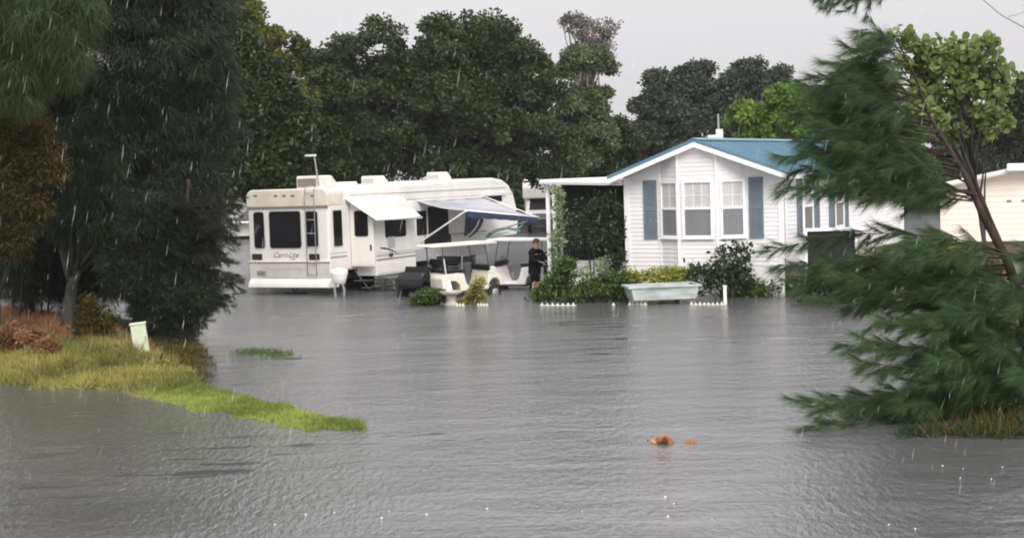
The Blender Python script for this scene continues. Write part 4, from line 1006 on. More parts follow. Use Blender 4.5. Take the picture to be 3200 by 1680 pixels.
# swimming ginger dog
dp = gnd(2115, 1382)
dg2 = empty('dog', dp, R(172), 'ginger dog swimming with only its head and rump above the brown-grey flood', 'dog')
dx = FOC / dp.y
# local +x is the swimming direction (left in the photo); one continuous body, mostly under water
Jd = [(.0, 0, -.11), (-.10, 0, -.052), (-.19, 0, -.012), (-.27, 0, -.05), (-.33, 0, -.10), (.06, 0, -.07), (.10, 0, -.005), (.145, 0, .048), (.21, 0, .040), (.265, 0, .024), (.31, 0, .018)]
Ed2 = [(0, 1), (1, 2), (2, 3), (3, 4), (0, 5), (5, 6), (6, 7), (7, 8), (8, 9), (9, 10)]
Rd2 = [.11, .075, (.080, .068), .05, .02, .08, .078, (.078, .068), (.062, .052), (.036, .032), (.028, .025)]
legs = [((.1, .07, -.16), (.14, .08, -.3), (.18, .08, -.4)), ((.1, -.07, -.16), (.08, -.08, -.3), (.05, -.08, -.4)), ((-.22, .07, -.14), (-.18, .08, -.26), (-.26, .08, -.36)), ((-.22, -.07, -.14), (-.24, -.08, -.26), (-.33, -.08, -.36))]
for k, lg in enumerate(legs):
    b = len(Jd); Jd += list(lg); Ed2 += [(0 if k < 2 else 1, b), (b, b + 1), (b + 1, b + 2)]; Rd2 += [.035, .028, .022]
skinned('body', Jd, Ed2, Rd2, 'dogfur', dg2)
skinned('muzzle', [(.235, 0, .020), (.285, 0, .013), (.33, 0, .012)], [(0, 1), (1, 2)], [.050, .040, .030], 'dogpale', dg2, 1)
MB().lathe([(.002, -.012), (.012, -.006), (.013, .004), (.003, .012)], (.358, 0, .030), n=10).build('nose', 'dogdark', dg2, smooth=True)
for sy in (-1, 1):
    skinned('ear', [(.15, sy * .066, .085), (.135, sy * .098, .045), (.125, sy * .102, -.0)], [(0, 1), (1, 2)], [(.024, .012), (.040, .012), (.022, .010)], 'dogdark' if sy > 0 else 'dogfur', dg2, 1)
    MB().lathe([(.001, -.008), (.008, 0), (.001, .008)], (.235, sy * .046, .068), n=8).build('eye', 'dogdark', dg2)

# ------------------------------------------------------------------ trees
# big dark oak behind the caravan
tree('broad dark oak rising behind the caravan roof', 'tree', 76, 1420,
     [(1130, 230, 150, 150), (1290, 170, 170, 115), (1440, 170, 150, 110), (1560, 230, 130, 130), (1640, 330, 120, 150), (1240, 340, 200, 150), (1420, 330, 200, 160), (1560, 440, 170, 130),
      (1060, 400, 130, 150), (1180, 500, 150, 90), (1420, 510, 200, 70), (1690, 500, 80, 110), (1010, 500, 110, 110), (1020, 250, 70, 70), (1680, 300, 60, 60)],
     190000, .20, .42, 'oak', 'barkgrey', .55, nl=46, lobes=1.15, trunk_px=[(1430, 560), (1400, 430), (1380, 300)], depth=.8, per=7)
tree('oak with pale slanting trunk behind the caravan air conditioner', 'tree', 71, 1010,
     [(960, 420, 120, 120), (900, 520, 120, 90), (1060, 330, 80, 80), (870, 380, 90, 110), (1000, 560, 90, 60)], 70000, .19, .4, 'oak', 'barkgrey', .3, lobes=.9, nl=16, trunk_px=[(1030, 560), (1055, 440), (1080, 330)])
# yellow-green tree left of it
tree('yellow-green tree between the dark left trees and the oak', 'tree', 66, 850,
     [(770, 90, 60, 70), (850, 170, 75, 70), (905, 240, 55, 60), (725, 30, 40, 60), (800, 210, 70, 60), (880, 330, 60, 60)], 42000, .17, .34, 'yellow', 'bark', .22, lobes=.7, nl=12)
tree('dark green tree behind the caravan rear roof', 'tree', 62, 800, [(760, 480, 110, 110), (860, 470, 110, 120), (680, 420, 90, 140), (900, 370, 80, 90), (790, 400, 100, 110), (840, 570, 120, 50), (720, 560, 100, 60), (750, 220, 90, 120), (830, 290, 90, 90), (700, 120, 70, 120), (770, 330, 110, 100)], 110000, .19, .4, 'oak', 'bark', .25, nl=12)
# tall thin tree with grey crown
tree('tall thin tree with sparse grey-brown top right of the oak', 'tree', 84, 1790,
     [(1800, 70, 40, 35), (1850, 110, 55, 55), (1910, 95, 38, 28), (1830, 170, 45, 50), (1880, 165, 40, 50), (1820, 235, 38, 45), (1775, 60, 26, 22)], 6500, .15, .26, 'purple', 'barkpale', .20, nl=40, per=4,
     trunk_px=[(1805, 560), (1815, 380), (1830, 220), (1850, 110)])
tree('grey-green tree with pale stems directly right of the oak', 'tree', 80, 1800,
     [(1770, 215, 45, 60), (1850, 235, 72, 80), (1835, 175, 40, 40), (1790, 330, 85, 90), (1860, 340, 55, 80), (1780, 450, 90, 100), (1830, 420, 80, 90), (1740, 540, 60, 60)], 52000, .18, .36, 'tall', 'barkpale', .2, nl=26, lobes=.6,
     trunk_px=[(1780, 560), (1790, 400), (1820, 260)])
tree('low dark round tree between the tall thin tree and the far pines', 'tree', 86, 1910,
     [(1910, 410, 62, 80), (1880, 500, 80, 80), (1960, 470, 50, 60)], 36000, .20, .36, 'oak', 'bark', .2, nl=8, lobes=.7)
# far pines
pspec = [('far pine with the leftmost slanting crown behind the blue roof', 2060, [(2060, 300, 62, 60), (2040, 380, 80, 80), (2010, 460, 90, 90), (2100, 420, 80, 100)]),
         ('far pine with rounded crown above the roof ridge', 2190, [(2180, 260, 70, 60), (2150, 340, 85, 90), (2220, 350, 80, 90), (2170, 450, 90, 80)]),
         ('tallest far pine with a pointed crown behind the vent pipe', 2330, [(2330, 225, 52, 42), (2330, 300, 85, 80), (2290, 390, 90, 90), (2370, 380, 90, 80)]),
         ('rightmost far pine beside the bright green tree', 2455, [(2460, 265, 58, 48), (2450, 340, 75, 80), (2510, 330, 50, 70), (2440, 420, 90, 80)])]
for i, (lab, bx, bl_) in enumerate(pspec):
    tree(lab, 'pine tree', 98 + (i % 2) * 5, bx, bl_, 44000, .24, .42, 'pinefar', 'bark', .25, lobes=.5, group='far pines', nl=12, name='pine_tree', per=18)
tree('bright green bushy tree behind the blue roof beside the pine', 'tree', 62, 2450,
     [(2400, 380, 75, 55), (2480, 350, 80, 65), (2560, 370, 80, 60), (2330, 400, 45, 40), (2325, 340, 18, 50), (2640, 350, 90, 80), (2620, 430, 90, 60)], 52000, .15, .3, 'lime', 'bark', .18, lobes=.6, nl=14, aspect=.75)
tree('broad-leaved tree with round lime leaves behind the top of the leaning pine', 'tree', 26, 3120,
     [(2850, 150, 60, 55), (2930, 160, 55, 50), (2990, 190, 70, 60), (3060, 160, 50, 45), (3110, 250, 50, 45), (2950, 260, 100, 80), (3050, 300, 75, 60), (3010, 380, 80, 70), (3100, 380, 40, 50), (2880, 330, 80, 90)],
     5200, .10, .20, 'broad', 'barkgrey', .05, nl=44, aspect=1.0, per=2.6, rnd=True, trunk_px=[(3060, 640), (3010, 450), (2970, 270)], dj=.5)
tree('grey-green tree behind the roof of the cream house', 'tree', 74, 3100, [(3080, 430, 90, 80), (3180, 380, 80, 90), (3000, 470, 90, 70), (3230, 480, 90, 90), (3120, 520, 110, 60), (2900, 480, 110, 90)], 56000, .18, .34, 'grey', 'barkpale', .22, nl=18, lobes=.6)
tree('dark tree at the right edge above the cream house', 'tree', 70, 3230, [(3200, 300, 60, 60), (3250, 360, 80, 90), (3160, 330, 30, 30)], 14000, .22, .45, 'oak', 'bark', .2, nl=8)
# understory that closes the view behind everything
def understory():
    n = 150000; X = rng.uniform(-48, 48, n); Y = rng.uniform(101, 112, n)
    hmax = 3.2 + 1.3 * np.sin(X * .35) + .9 * np.sin(X * 1.1 + 2)
    Z = hmax * rng.random(n) ** .7; P = np.stack([X, Y, Z], 1); D = norm(rng.normal(size=(n, 3)))
    o = npmesh('undergrowth', leafverts(P, D, .35 + .2 * rng.random(n), .22), 4, LM['oak'], None, rng.random(n))
    tag(o, 'dark undergrowth along the far edge of the flood', 'undergrowth', kind='stuff')
understory()
# left group: casuarinas on the bank
def cas(lab, Y, bx, blobs, n, lm, r0=.14, trunk=None, size=.25, rs=.30, droop=1.1, wd=.0135, name='casuarina_tree', zb=.2, group='dark trees on the left bank', cat='tree', bark='bark', nl=22, wind=(-.1, 0, 0), per=10):
    return tree(lab, cat, Y, bx, blobs, n, size, rs, lm, bark, r0, group=group, trunk_px=trunk, needle=True, wd=wd, droop=droop, zbase=zb, name=name, leafname='foliage', nl=nl, shell=.35, per=per, wind=wind)
cas('tall dark casuarina filling the upper left, widest of the bank trees', 35.0, 430,
    [(430, -350, 200, 200), (380, -80, 230, 190), (560, -60, 180, 200), (330, 180, 220, 190), (530, 180, 200, 190), (420, 420, 230, 180), (600, 400, 150, 170), (330, 620, 200, 180), (540, 600, 160, 170), (640, 250, 100, 200), (250, 400, 150, 200), (170, 330, 130, 200), (120, 560, 130, 180), (420, -750, 260, 260), (400, -1150, 240, 260), (640, -500, 150, 220)],
    470000, 'dark', .2, [(440, 700), (430, 300), (430, -100)])
cas('dark casuarina with lower trunk hidden at the left edge', 37.0, 80, [(60, 420, 170, 220), (160, 560, 150, 180), (60, 750, 150, 180), (200, 750, 150, 170), (330, 790, 130, 140), (440, 800, 110, 150), (60, 150, 160, 200), (-60, -100, 200, 220), (-100, 400, 150, 300), (100, 880, 110, 70), (250, 900, 110, 70), (180, 350, 120, 160), (-100, -600, 300, 300), (-50, -1050, 260, 260)], 330000, 'darkg', .14, [(90, 800), (80, 400)])
cas('lighter green drooping casuarina in the top left corner', 30.5, -280, [(20, 120, 130, 160), (130, 60, 110, 130), (190, 170, 70, 100), (40, 260, 90, 90), (230, 30, 70, 90), (-80, -50, 160, 200)], 60000, 'mid', .08, [(-260, 600), (-150, 200), (-40, 100)], size=.32, rs=.26, droop=1.6)
cas('unseen tall dark casuarina added just outside the left edge to darken the water reflection', 25.5, -520, [(-430, 520, 200, 260), (-450, 0, 260, 320), (-420, -600, 300, 400), (-430, -1200, 260, 350)], 90000, 'dark', .2, [(-500, 300), (-440, -700)], zb=-.1)  # unseen tree, added so the near left water mirrors less sky
cas('yellow-brown leafy tree at the left edge below the drooping casuarina', 31.5, -20, [(10, 380, 60, 60), (50, 420, 80, 70), (120, 400, 50, 40), (30, 520, 90, 60), (60, 630, 90, 55), (110, 660, 40, 22), (20, 740, 90, 90), (130, 520, 50, 60), (160, 480, 40, 50), (190, 540, 30, 35)], 9500, 'rust', .05, [(-10, 800), (10, 500)], size=.15, rs=.24, droop=.6, wd=.035, name='shrubby_tree', cat='tree', bark='barkgrey')
cas('leaning grey-trunked casuarina between the bank trees', 34.0, 190, [(300, 560, 110, 120), (330, 420, 90, 120), (250, 680, 110, 100), (350, 720, 90, 80), (200, 480, 90, 120)], 42000, 'darkg', .17, [(225, 900), (250, 800), (300, 600)], bark='barkgrey', zb=.25)
for i, (bx, tx, ty) in enumerate(((60, 70, 760), (130, 120, 800), (148, 155, 780), (280, 300, 820), (-40, -30, 740))):
    b0 = at(bx, 1000, 35.5 + i * .4); r_ = empty('sapling', (b0.x, b0.y, .3), 0, ('thin dark sapling stem at the left edge', 'thin dark stem left of the leaning grey trunk', 'second thin stem left of the leaning grey trunk', 'thin stem right of the leaning grey trunk', 'sapling just beyond the left edge')[i], 'sapling', 'saplings on the left bank')
    t_ = at(tx, ty, b0.y) - b0; t_.z = at(tx, ty, b0.y).z - .3
    MB().tube([(0, 0, 0), t_ * .5 + Vector((.04, 0, 0)), t_], [.03, .024, .012], 6).build('trunk', 'bark', r_)
    P = np.array([[t_.x, t_.y, t_.z]]) + rng.normal(size=(900, 3)) * .28; D = norm(rng.normal(size=(900, 3)) + np.array([0, 0, -.8]))
    npmesh('foliage', needleverts(P, D, .22, .02), 3, LM['darkg'], r_, rng.random(900))

# ------------------------------------------------------------------ the wind-blown pine in front on the right
def pine(lab, Y, trunks, branches, needle_len, wnd, nper, lm='pine', name='pine_tree', base=None, density=1.0):
    base = base or Vector((at(trunks[0][0][0], trunks[0][0][1], Y).x, Y, 0))
    root = empty(name, base, 0, lab, 'pine tree')
    tb = MB()
    for tr in trunks:
        pts = [at(q[0], q[1], Y + (q[3] if len(q) > 3 else 0)) - base for q in tr]
        rad = [q[2] for q in tr]; fp, fr = [], []
        for i in range(len(pts) - 1):
            for k in range(4): fp.append(pts[i].lerp(pts[i + 1], k / 4)); fr.append(rad[i] + (rad[i + 1] - rad[i]) * k / 4)
        fp.append(pts[-1]); fr.append(rad[-1]); tb.tube(fp, fr, 9)
    tb.build('trunk', 'bark', root, smooth=True)
    bb_ = MB(); NP, ND, NT = [], [], []
    for (x0, y0, x1, y1, thick, z0, z1) in branches:
        a = at(x0, y0, Y + z0) - base; b = at(x1, y1, Y + z1) - base; L_ = (b - a).length
        sag = Vector((0, 0, L_ * random.uniform(-.02, .10)))
        pts = [a.lerp(b, t) + sag * math.sin(math.pi * t) for t in np.linspace(0, 1, 9)]
        bb_.tube(pts, [max(.004, .013 * (1 - t) * min(1.2, L_)) for t in np.linspace(0, 1, 9)], 5, False)
        nt_ = max(5, int(L_ * 13 * density))
        for k in range(nt_):
            t = .18 + .82 * (k + random.random()) / nt_; i = min(7, int(t * 8)); p = pts[i].lerp(pts[i + 1], t * 8 - i)
            dirb = (pts[i + 1] - pts[i]).normalized()
            side = Vector((random.gauss(0, 1), random.gauss(0, 1), random.gauss(0, 1))); side -= dirb * side.dot(dirb); side.normalize()
            tl = thick * random.uniform(.45, 1.1) * (1.15 - .55 * t)
            tip = p + (dirb * random.uniform(.5, 1.0) + side * .75 + Vector(wnd) * .8).normalized() * tl
            mid = p.lerp(tip, .5) + Vector((0, 0, .02)); bb_.tube([p, mid, tip], [.004, .003, .0015], 4, False)
            m_ = int(nper * (tl / .3 + .3)); tt = rng.random(m_) ** .8
            P = np.array(p)[None] * (1 - tt[:, None]) + np.array(tip)[None] * tt[:, None]; dd = np.array((tip - p).normalized())
            D = norm(dd[None] * .9 + norm(rng.normal(size=(m_, 3))) * .75 + np.array(wnd)[None] * .9)
            NP.append(P); ND.append(D); NT.append(np.full(m_, random.random()) * .6 + rng.random(m_) * .4)
    bb_.build('branches', 'bark', root, smooth=True)
    P = np.concatenate(NP); D = np.concatenate(ND); T = np.concatenate(NT)
    npmesh('needles', needleverts(P, D, needle_len * (.6 + .7 * rng.random(len(P))), .0046), 3, LM[lm], root, T)
    print(lab, len(P)); return root
random.seed(23); rng = np.random.default_rng(5)
Bp = []
def fan(starts, tips, thick, zj=.7):
    for (x1, y1) in tips:
        x0, y0 = min(starts, key=lambda s: (s[1] - y1 - 60) ** 2 + .2 * (s[0] - x1) ** 2)
        x0 += random.uniform(-10, 10); y0 += random.uniform(-25, 25)
        Bp.append((x0, y0, x1 + random.uniform(-12, 12), y1 + random.uniform(-12, 12), thick * random.uniform(.8, 1.2), random.uniform(-.1, .1), random.uniform(-zj, zj)))
up_st = [(2830, 170), (2860, 260), (2884, 320), (2904, 370), (2935, 420), (2966, 470), (2990, 510), (3018, 550), (3050, 610)]
fan(up_st, [(2695, 100), (2730, 120), (2680, 160), (2590, 190), (2650, 220), (2540, 250), (2600, 270), (2520, 270), (2570, 330), (2640, 320), (2500, 350), (2560, 400), (2440, 500), (2500, 430), (2530, 470), (2590, 480),
            (2480, 540), (2540, 560), (2620, 540), (2450, 590), (2560, 600), (2640, 590), (2700, 560), (2700, 630), (2760, 610), (2760, 130), (2800, 200), (2740, 260), (2760, 340),
            (2700, 400), (2780, 420), (2720, 480), (2800, 500), (2860, 560), (2620, 380), (2660, 450), (2840, 640), (2640, 150), (2560, 300), (2560, 440), (2590, 500), (2620, 460), (2640, 520), (2660, 420), (2600, 540), (2700, 350), (2760, 280), (2680, 300), (2640, 240)], .36)
lo_st = [(3146, 810), (3170, 860), (3190, 920), (3200, 980), (3210, 1050), (3220, 1120), (3225, 1190), (3230, 1260)]
fan(lo_st, [(2400, 785), (2440, 830), (2520, 850), (2600, 815), (2480, 890), (2560, 930), (2640, 880), (2700, 820), (2780, 780), (2860, 800), (2960, 840), (2640, 960), (2720, 930), (2800, 880), (2900, 900),
            (2640, 1080), (2700, 1060), (2720, 1010), (2800, 1000), (2880, 980), (2980, 960), (2700, 1130), (2760, 1150), (2840, 1110), (2780, 1210), (2900, 1080), (3000, 1060), (3080, 900), (3100, 1000), (2960, 1160), (2860, 1200),
            (3040, 1180), (3120, 1120), (2500, 1260), (2560, 1280), (2520, 1330), (2620, 1250), (2660, 1290), (2720, 1260), (2640, 1330), (2760, 1310), (2820, 1270), (2900, 1270), (2860, 1320), (2980, 1260), (3060, 1280), (2960, 1320),
            (3080, 820), (3020, 900), (3140, 1220)], .36, .9)
# right-hand side of the lower crown, reaching past the frame
for k in range(34):
    y = random.uniform(800, 1290); Bp.append((3215 + random.uniform(-20, 20), y, random.uniform(3120, 3420), y + random.uniform(-60, 60), .36, 0, random.uniform(-1.2, 1.2)))
for k in range(30):
    y = random.uniform(900, 1280); Bp.append((3210, y, random.uniform(2900, 3120), y + random.uniform(-40, 60), .38, 0, random.uniform(-1.2, .9)))
pine('wind-blown pine leaning left in front of the houses on the right', 20.0,
     [[(3240, 1360, .085), (3215, 1150, .078), (3195, 950, .07), (3146, 808, .062), (3076, 680, .052), (3018, 550, .042), (2966, 466, .032), (2904, 362, .024), (2860, 240, .016), (2800, 120, .008)],
      [(3150, 815, .04), (3092, 680, .032), (3045, 560, .024), (3010, 470, .016), (2985, 380, .008)]],
     Bp, .23, (-.55, 0, -.28), 92)
# dark feathery casuarina on the left bank nearest the caravan
Bc = []
Tc = [(560, 1040), (562, 960), (566, 880), (572, 800), (578, 720), (584, 650), (588, 600)]
for (tx, ty) in [(745, 622), (735, 640), (700, 655), (752, 668), (740, 700), (720, 730), (742, 752), (700, 790), (725, 812), (748, 862), (752, 880), (735, 898), (700, 905), (715, 940), (690, 960), (660, 985), (630, 1010), (600, 1040), (640, 880),
                 (670, 840), (650, 760), (690, 700), (620, 940), (560, 1060), (520, 1050), (480, 1030), (460, 980), (440, 920), (430, 850), (420, 780), (420, 700), (450, 640), (480, 900), (500, 820), (500, 740), (520, 960), (580, 980), (620, 1020), (470, 1060),
                 (400, 650), (520, 640), (560, 620), (610, 800), (600, 860), (540, 1000), (600, 920), (560, 780), (530, 700), (640, 720)]:
    for k in range(3):
        jx, jy = random.uniform(-14, 14), random.uniform(-22, 22); x0, y0 = min(Tc, key=lambda q: abs(q[1] - (ty + jy) - 10))
        Bc.append((x0, y0, tx + jx, ty + jy, .26, 0, random.uniform(-1.1, 1.1)))
near = pine('dark feathery casuarina nearest the caravan with branches trailing over the water', 33.2,
     [[(555, 1075, .10), (562, 960, .09), (572, 800, .07), (584, 650, .05), (590, 560, .03)]], Bc, .13, (.15, 0, -.45), 70, lm='dark', name='casuarina_tree', density=1.0)
nb_ = []
for q in ((500, 720, 90, 100), (600, 770, 60, 55), (560, 840, 90, 90), (600, 920, 70, 60), (510, 930, 90, 90), (520, 1020, 60, 50), (470, 700, 90, 120), (600, 680, 50, 60), (420, 850, 90, 110)):
    c = at(q[0], q[1], 33.2 + random.uniform(-.3, .5)); nb_.append((c.x, c.y, c.z, q[2] * 33.2 / FOC, q[2] * 30 / FOC, q[3] * 33.2 / FOC))
P_, D_, S_, T_, C_ = crown_leaves(nb_, 130000, .22, .26, .5, .6, .3, 10, (.3, 0, 0))
npmesh('foliage', needleverts(P_ - np.array(near.location), D_, S_, .013), 3, LM['dark'], near, T_)
near['category'] = 'tree'; near['group'] = 'dark trees on the left bank'
# the tall pine off to the right whose branch hangs into the top of the frame
Bq = [(3330, -330, 2560, 10, .3, 0, -.3), (3330, -300, 2640, -10, .3, 0, .1), (3330, -350, 2700, 0, .3, 0, .2), (3330, -300, 2600, -60, .3, 0, .3), (3330, -280, 2760, -20, .26, 0, 0), (2900, -150, 2580, 30, .24, 0, 0), (2800, -90, 2640, 40, .22, 0, .1), (2850, -120, 2720, 5, .2, 0, .1), (2750, -60, 2565, -5, .26, 0, .2), (2750, -60, 2700, 60, .12, 0, .1)]
for k in range(60):
    y = random.uniform(-1100, 700); Bq.append((3500 - y * .02, y, random.choice((3280, 3340, 3900, 3800)) + random.uniform(-40, 40), y + random.uniform(-150, 50), .4, 0, random.uniform(-1, 1)))
pine('tall pine beyond the right edge with one branch hanging into the top of the picture', 22.0,
     [[(3560, 1320, .16), (3540, 800, .14), (3500, 200, .11), (3480, -400, .08), (3500, -1100, .03)], [(3490, -150, .05), (3330, -310, .035), (3000, -200, .02)]], Bq, .15, (-.3, 0, -.3), 110, density=.9)

# ------------------------------------------------------------------ shrubs and climbers round the house
bush('dark broad-leaved shrub behind the white stake', 'shrub', 39.2, 2280, 820, 70, 62, 1250, .13, 'shrubd', extra_blobs=[(2190, 860, 45, 38), (2165, 845, 30, 30), (2300, 860, 60, 40), (2255, 900, 45, 30), (2320, 790, 30, 30), (2200, 900, 40, 25)], rs=.16, aspect=.62, stems=12)
bush('yellow-green croton row along the foot of the front wall', 'shrub', 39.9, 2030, 868, 85, 26, 3800, .11, 'croton', extra_blobs=[(2040, 905, 90, 26), (2120, 900, 60, 26), (2110, 862, 50, 24), (1975, 872, 40, 24), (1900, 905, 50, 30)], rs=.18)
bush('green bush left of the dinghy with yellow sprays', 'shrub', 39.4, 1880, 905, 70, 42, 3400, .11, 'shrub', extra_blobs=[(1930, 870, 38, 30), (1960, 915, 40, 30), (1820, 925, 50, 26)], rs=.18)
bush('dark climber hanging on the right corner of the porch', 'climber', 41.2, 1925, 800, 26, 70, 1500, .10, 'shrubd', name='climber', extra_blobs=[(1910, 850, 30, 40), (1900, 750, 16, 50), (1940, 700, 10, 60)], rs=.15)
bush('green bush at the foot of the porch post', 'shrub', 40.2, 1745, 880, 36, 60, 4200, .11, 'shrub', extra_blobs=[(1730, 920, 50, 30), (1790, 925, 50, 25), (1700, 930, 40, 20), (1765, 840, 25, 50)], rs=.18)
bush('pale leafy vine climbing the porch post', 'climber', 41.0, 1745, 690, 13, 110, 1500, .09, 'vine', name='climber', extra_blobs=[(1738, 780, 16, 60), (1750, 620, 12, 50), (1735, 830, 20, 50)], rs=.12, stems=3)
bush('thin dark creeper spread over the porch screen', 'climber', 41.2, 1850, 690, 70, 90, 1500, .09, 'shrubd', name='climber', rs=.3, stems=4, extra_blobs=[(1830, 760, 60, 50), (1900, 640, 40, 50)])
bush('white-flecked scrambler over the porch skirting', 'climber', 40.6, 1830, 850, 36, 24, 500, .08, 'vine', name='climber', rs=.15, stems=3, extra_blobs=[(1880, 830, 24, 30)])
bush('low green bush under the house right corner', 'shrub', 39.5, 2380, 905, 80, 34, 4200, .11, 'shrub', extra_blobs=[(2450, 925, 60, 24), (2330, 920, 40, 22), (2490, 900, 50, 30)], rs=.18)
bush('ragged bush right of the cabinet behind the pine', 'shrub', 37.2, 2560, 900, 80, 50, 4500, .12, 'shrubd', extra_blobs=[(2640, 880, 60, 50), (2700, 900, 60, 40)], rs=.2)
bush('small round green bush left of the bird bath', 'shrub', 40.0, 1342, 926, 42, 24, 3600, .09, 'shrub', rs=.13, extra_blobs=[(1320, 940, 30, 14), (1365, 935, 28, 16)])
bush('upright brown-green bush right of the bird bath', 'shrub', 40.2, 1487, 930, 28, 26, 1800, .09, 'olive', rs=.13, extra_blobs=[(1495, 900, 16, 30), (1465, 945, 22, 12)])
bush('dry yellow shrub in front of the cream house', 'shrub', 46, 2985, 815, 55, 50, 2600, .13, 'croton', rs=.22, extra_blobs=[(3010, 860, 50, 35)])
bush('brown shrub in front of the cream house beside the dry yellow one', 'shrub', 44, 3080, 860, 70, 50, 2600, .13, 'bracken', rs=.22)

# ------------------------------------------------------------------ ground cover on the banks
def cover(name, lab, poly_px, n, ln, wd, lm, lean=.5, top=.30, slope=.10, base=LB, kind='stuff', cat='grass', lump=0):
    poly = [tuple(gnd(a, b)[:2]) for a, b in poly_px]; xs = [p[0] for p in poly]; ys = [p[1] for p in poly]
    X = rng.uniform(min(xs), max(xs), n * 3); Y = rng.uniform(min(ys), max(ys), n * 3)
    wx = .13 * np.sin(Y * 5.3 + 2 * np.sin(X * 2.2)) + .07 * np.sin(X * 13 + Y * 9); wy = .10 * np.sin(X * 4.7 + 1.5 * np.sin(Y * 3)) + .07 * np.sin(X * 15.1)
    k = pip(X + wx, Y + wy, poly); X, Y = X[k][:n], Y[k][:n]
    Z = bank_height(X, Y, base, top, slope); k = Z > -.06; X, Y, Z = X[k], Y[k], np.maximum(Z[k], -.03)
    ln = ln * (1 + lump * np.maximum(0, np.sin(X * 4.1 + 1.3 * np.sin(Y * 3.7)) * np.sin(Y * 3.3 + 1.9 * np.sin(X * 2.9))))
    D = norm(rng.normal(size=(len(X), 3)) * lean + np.array([0, 0, 1])); patch = .5 + .5 * np.sin(X * 1.7 + np.sin(Y * 1.3) * 2)
    o = npmesh(name, needleverts(np.stack([X, Y, Z], 1), D, ln * (.5 + rng.random(len(X))), wd), 3, LM[lm], None, .6 * patch + .4 * rng.random(len(X)))
    tag(o, lab, cat, kind=kind)
cover('grass', 'bright green grass on the narrow spit running into the water', [(470, 1190), (560, 1170), (600, 1196), (690, 1230), (800, 1260), (950, 1294), (1100, 1324), (1138, 1342), (1000, 1346), (800, 1314), (560, 1266), (440, 1222)], 85000, .055, .016, 'grass', .9, lump=1.3)
cover('mixed_weeds', 'sparse olive weeds mixed into the bright grass of the spit', [(440, 1195), (600, 1196), (800, 1262), (1050, 1316), (1060, 1344), (800, 1314), (560, 1266), (300, 1215)], 9000, .075, .016, 'olive', 1.0)
cover('weeds', 'olive and yellow weeds on the wide part of the left bank', [(-500, 1170), (0, 1200), (220, 1216), (450, 1220), (500, 1230), (620, 1215), (560, 1150), (480, 1120), (330, 1085), (150, 1120), (0, 1085), (-500, 1060)], 75000, .12, .022, 'olive', .8, lump=1.6)
cover('bracken', 'rusty brown dead plants under the left trees', [(-500, 1120), (0, 1120), (130, 1140), (300, 1105), (430, 1125), (500, 1140), (480, 1110), (400, 1060), (330, 1020), (0, 985), (-500, 960)], 26000, .17, .028, 'bracken', .9, lump=.8, cat='undergrowth')
cover('leaf_litter', 'dark brown leaf litter and stalks below the pedestal', [(380, 1040), (560, 1040), (640, 1100), (650, 1190), (600, 1200), (500, 1150), (430, 1130)], 14000, .09, .03, 'rust', 1.4, lump=.6, cat='undergrowth')
cover('reeds', 'yellow-brown grass stems at the foot of the right pine', [(2900, 1368), (3300, 1366), (3500, 1350), (3500, 1320), (3100, 1330), (2900, 1345)], 900, .22, .012, 'rust', .55, .16, .12, RB)
cover('waterside_grass', 'green grass tufts among the right pine roots', [(2800, 1366), (3300, 1366), (3500, 1330), (3000, 1325), (2800, 1345)], 5000, .10, .012, 'darkg', .9, .16, .12, RB)
# leafy low mounds among the weeds
for i, (px, py, Y, rx, ry, lm, lab) in enumerate(((300, 1010, 31.5, 70, 80, 'rust', 'brown-green bush in front of the left tree trunks'), (500, 1150, 27.5, 40, 18, 'olive', 'low olive mound of weeds near the spit'), (60, 1060, 29.5, 80, 40, 'bracken', 'rust-coloured bush at the left edge of the bank'), (150, 1090, 28.8, 50, 30, 'bracken', 'second rust-coloured bush on the left bank'))):
    c = at(px, py, Y); s = FOC / Y; root = empty('bush', (c.x, Y, .3), 0, lab, 'bush')
    P, D, s_, tint, C = crown_leaves([(0, 0, c.z - .3, rx / s, rx / s * .7, ry / s)], 7000, .07, rx / s * .35, .4, .1, .3, 7, (0, 0, .25))
    npmesh('foliage', leafverts(P, D, s_, s_ * .35), 4, LM[lm], root, tint)
    MB().tube([(0, 0, -.1), (.05, 0, c.z * .5), (.1, 0, c.z)], [.02, .015, .006], 5).build('stems', 'bark', root)
# floating grass tuft in mid water
def tuft():
    pts = [gnd(a, b) for a, b in ((765, 1098), (800, 1102), (830, 1100), (860, 1106), (875, 1110))]
    P = np.concatenate([np.array([p])[:] + rng.normal(size=(240, 3)) * np.array([.16, .3, 0]) for p in pts]); P[:, 2] = -.01
    D = norm(rng.normal(size=(len(P), 3)) * .8 + np.array([0, 0, .7]))
    o = npmesh('grass_tuft', needleverts(P, D, .10, .014), 3, LM['shrub'], None, rng.random(len(P)))
    tag(o, 'tuft of green grass poking out of the water between the bank and the caravan', 'grass')
tuft()

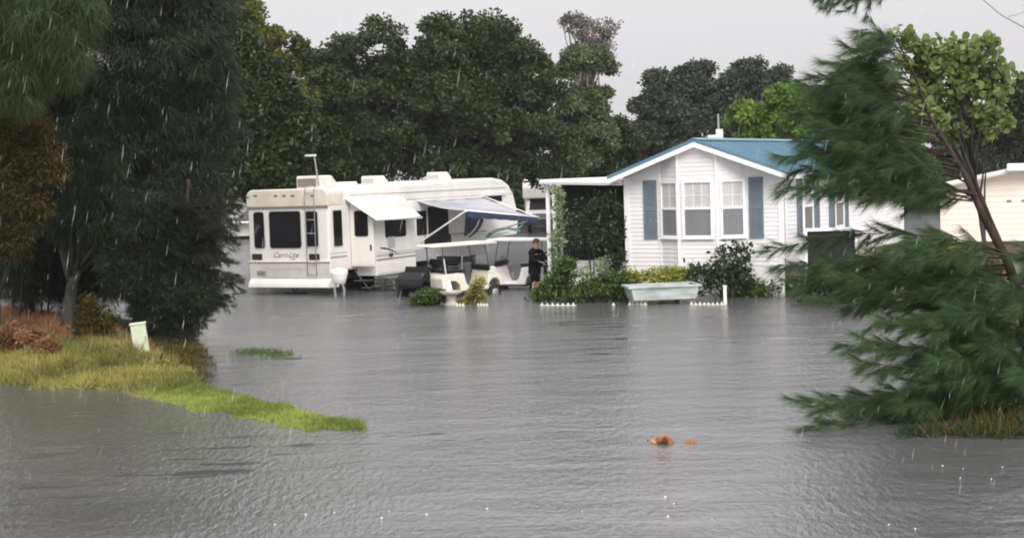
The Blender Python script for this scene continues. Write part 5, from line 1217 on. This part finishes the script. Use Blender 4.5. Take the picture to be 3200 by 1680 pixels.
# ------------------------------------------------------------------ rain
def rain():
    n = 1900; Y = 6 + 34 * rng.random(n)
    PX = rng.uniform(-100, 3300, n); PY = rng.uniform(-100, 1500, n)
    d = np.array([list(ray(a, b)) for a, b in zip(PX, PY)]); t = Y / d[:, 1]
    P = np.array([0, 0, H]) + d * t[:, None]; k = P[:, 2] > .15; P = P[k]; n = len(P)
    D = norm(np.array([[-.22, 0, -1.0]]) + rng.normal(size=(n, 3)) * .05)
    ln = .035 + .07 * rng.random(n); wd = .0013 + .0022 * rng.random(n)
    verts = np.empty((n, 2, 4, 3))
    for q, ax in enumerate((np.array([1, 0, 0]), np.array([0, 1, 0]))):
        verts[:, q, 0] = P; verts[:, q, 1] = P + D * ln[:, None] * .6 + ax * wd[:, None]; verts[:, q, 2] = P + D * ln[:, None]; verts[:, q, 3] = P + D * ln[:, None] * .6 - ax * wd[:, None]
    m = bpy.data.materials.new('rain_water'); m.use_nodes = True; nn = m.node_tree; p = nn.nodes['Principled BSDF']; o_ = nn.nodes['Material Output']
    p.inputs['Base Color'].default_value = (.8, .8, .8, 1); p.inputs['Roughness'].default_value = .3
    tr = nn.nodes.new('ShaderNodeBsdfTransparent'); ms = nn.nodes.new('ShaderNodeMixShader'); ms.inputs[0].default_value = .17
    nn.links.new(tr.outputs[0], ms.inputs[1]); nn.links.new(p.outputs[0], ms.inputs[2]); nn.links.new(ms.outputs[0], o_.inputs[0])
    o = npmesh('rain', verts.reshape(-1, 3), 4, m); tag(o, 'falling rain drops in front of the trees and the water', 'rain', kind='stuff')
rain()
def bubbles():
    mb = MB()
    spots = [(random.uniform(500, 3150), random.uniform(1540, 1660)) for _ in range(8)] + [(random.uniform(850, 1400), random.uniform(1590, 1640)) for _ in range(6)] + [(random.uniform(2900, 3190), random.uniform(1450, 1600)) for _ in range(5)]
    for px, py in spots:
        g = gnd(px, py); r_ = random.uniform(.006, .014)
        mb.lathe([(r_, -.003), (r_ * .95, r_ * .2), (r_ * .6, r_ * .4), (.001, r_ * .5)], tuple(g), n=8)
    o = mb.build('rain_bubbles', 'bubble', smooth=True); tag(o, 'small white splash bubbles raised by the rain on the near water', 'bubbles', kind='stuff')
M['bubble'] = mat('foam', (.75, .75, .76), .2, .6)
bubbles()

# ------------------------------------------------------------------ rain haze in the air
def haze():
    m = bpy.data.materials.new('rain_haze'); m.use_nodes = True; n = m.node_tree
    for x in list(n.nodes):
        if x.type == 'BSDF_PRINCIPLED': n.nodes.remove(x)
    v = n.nodes.new('ShaderNodeVolumePrincipled'); v.inputs['Color'].default_value = (.88, .88, .90, 1)
    v.inputs['Density'].default_value = .0003; v.inputs['Anisotropy'].default_value = .2
    n.links.new(v.outputs[0], n.nodes['Material Output'].inputs['Volume'])
    o = MB().box(-520, 520, -40, 1220, -1.5, 26).build('haze', m); tag(o, 'pale rain haze in the air', 'haze', kind='stuff')
haze()
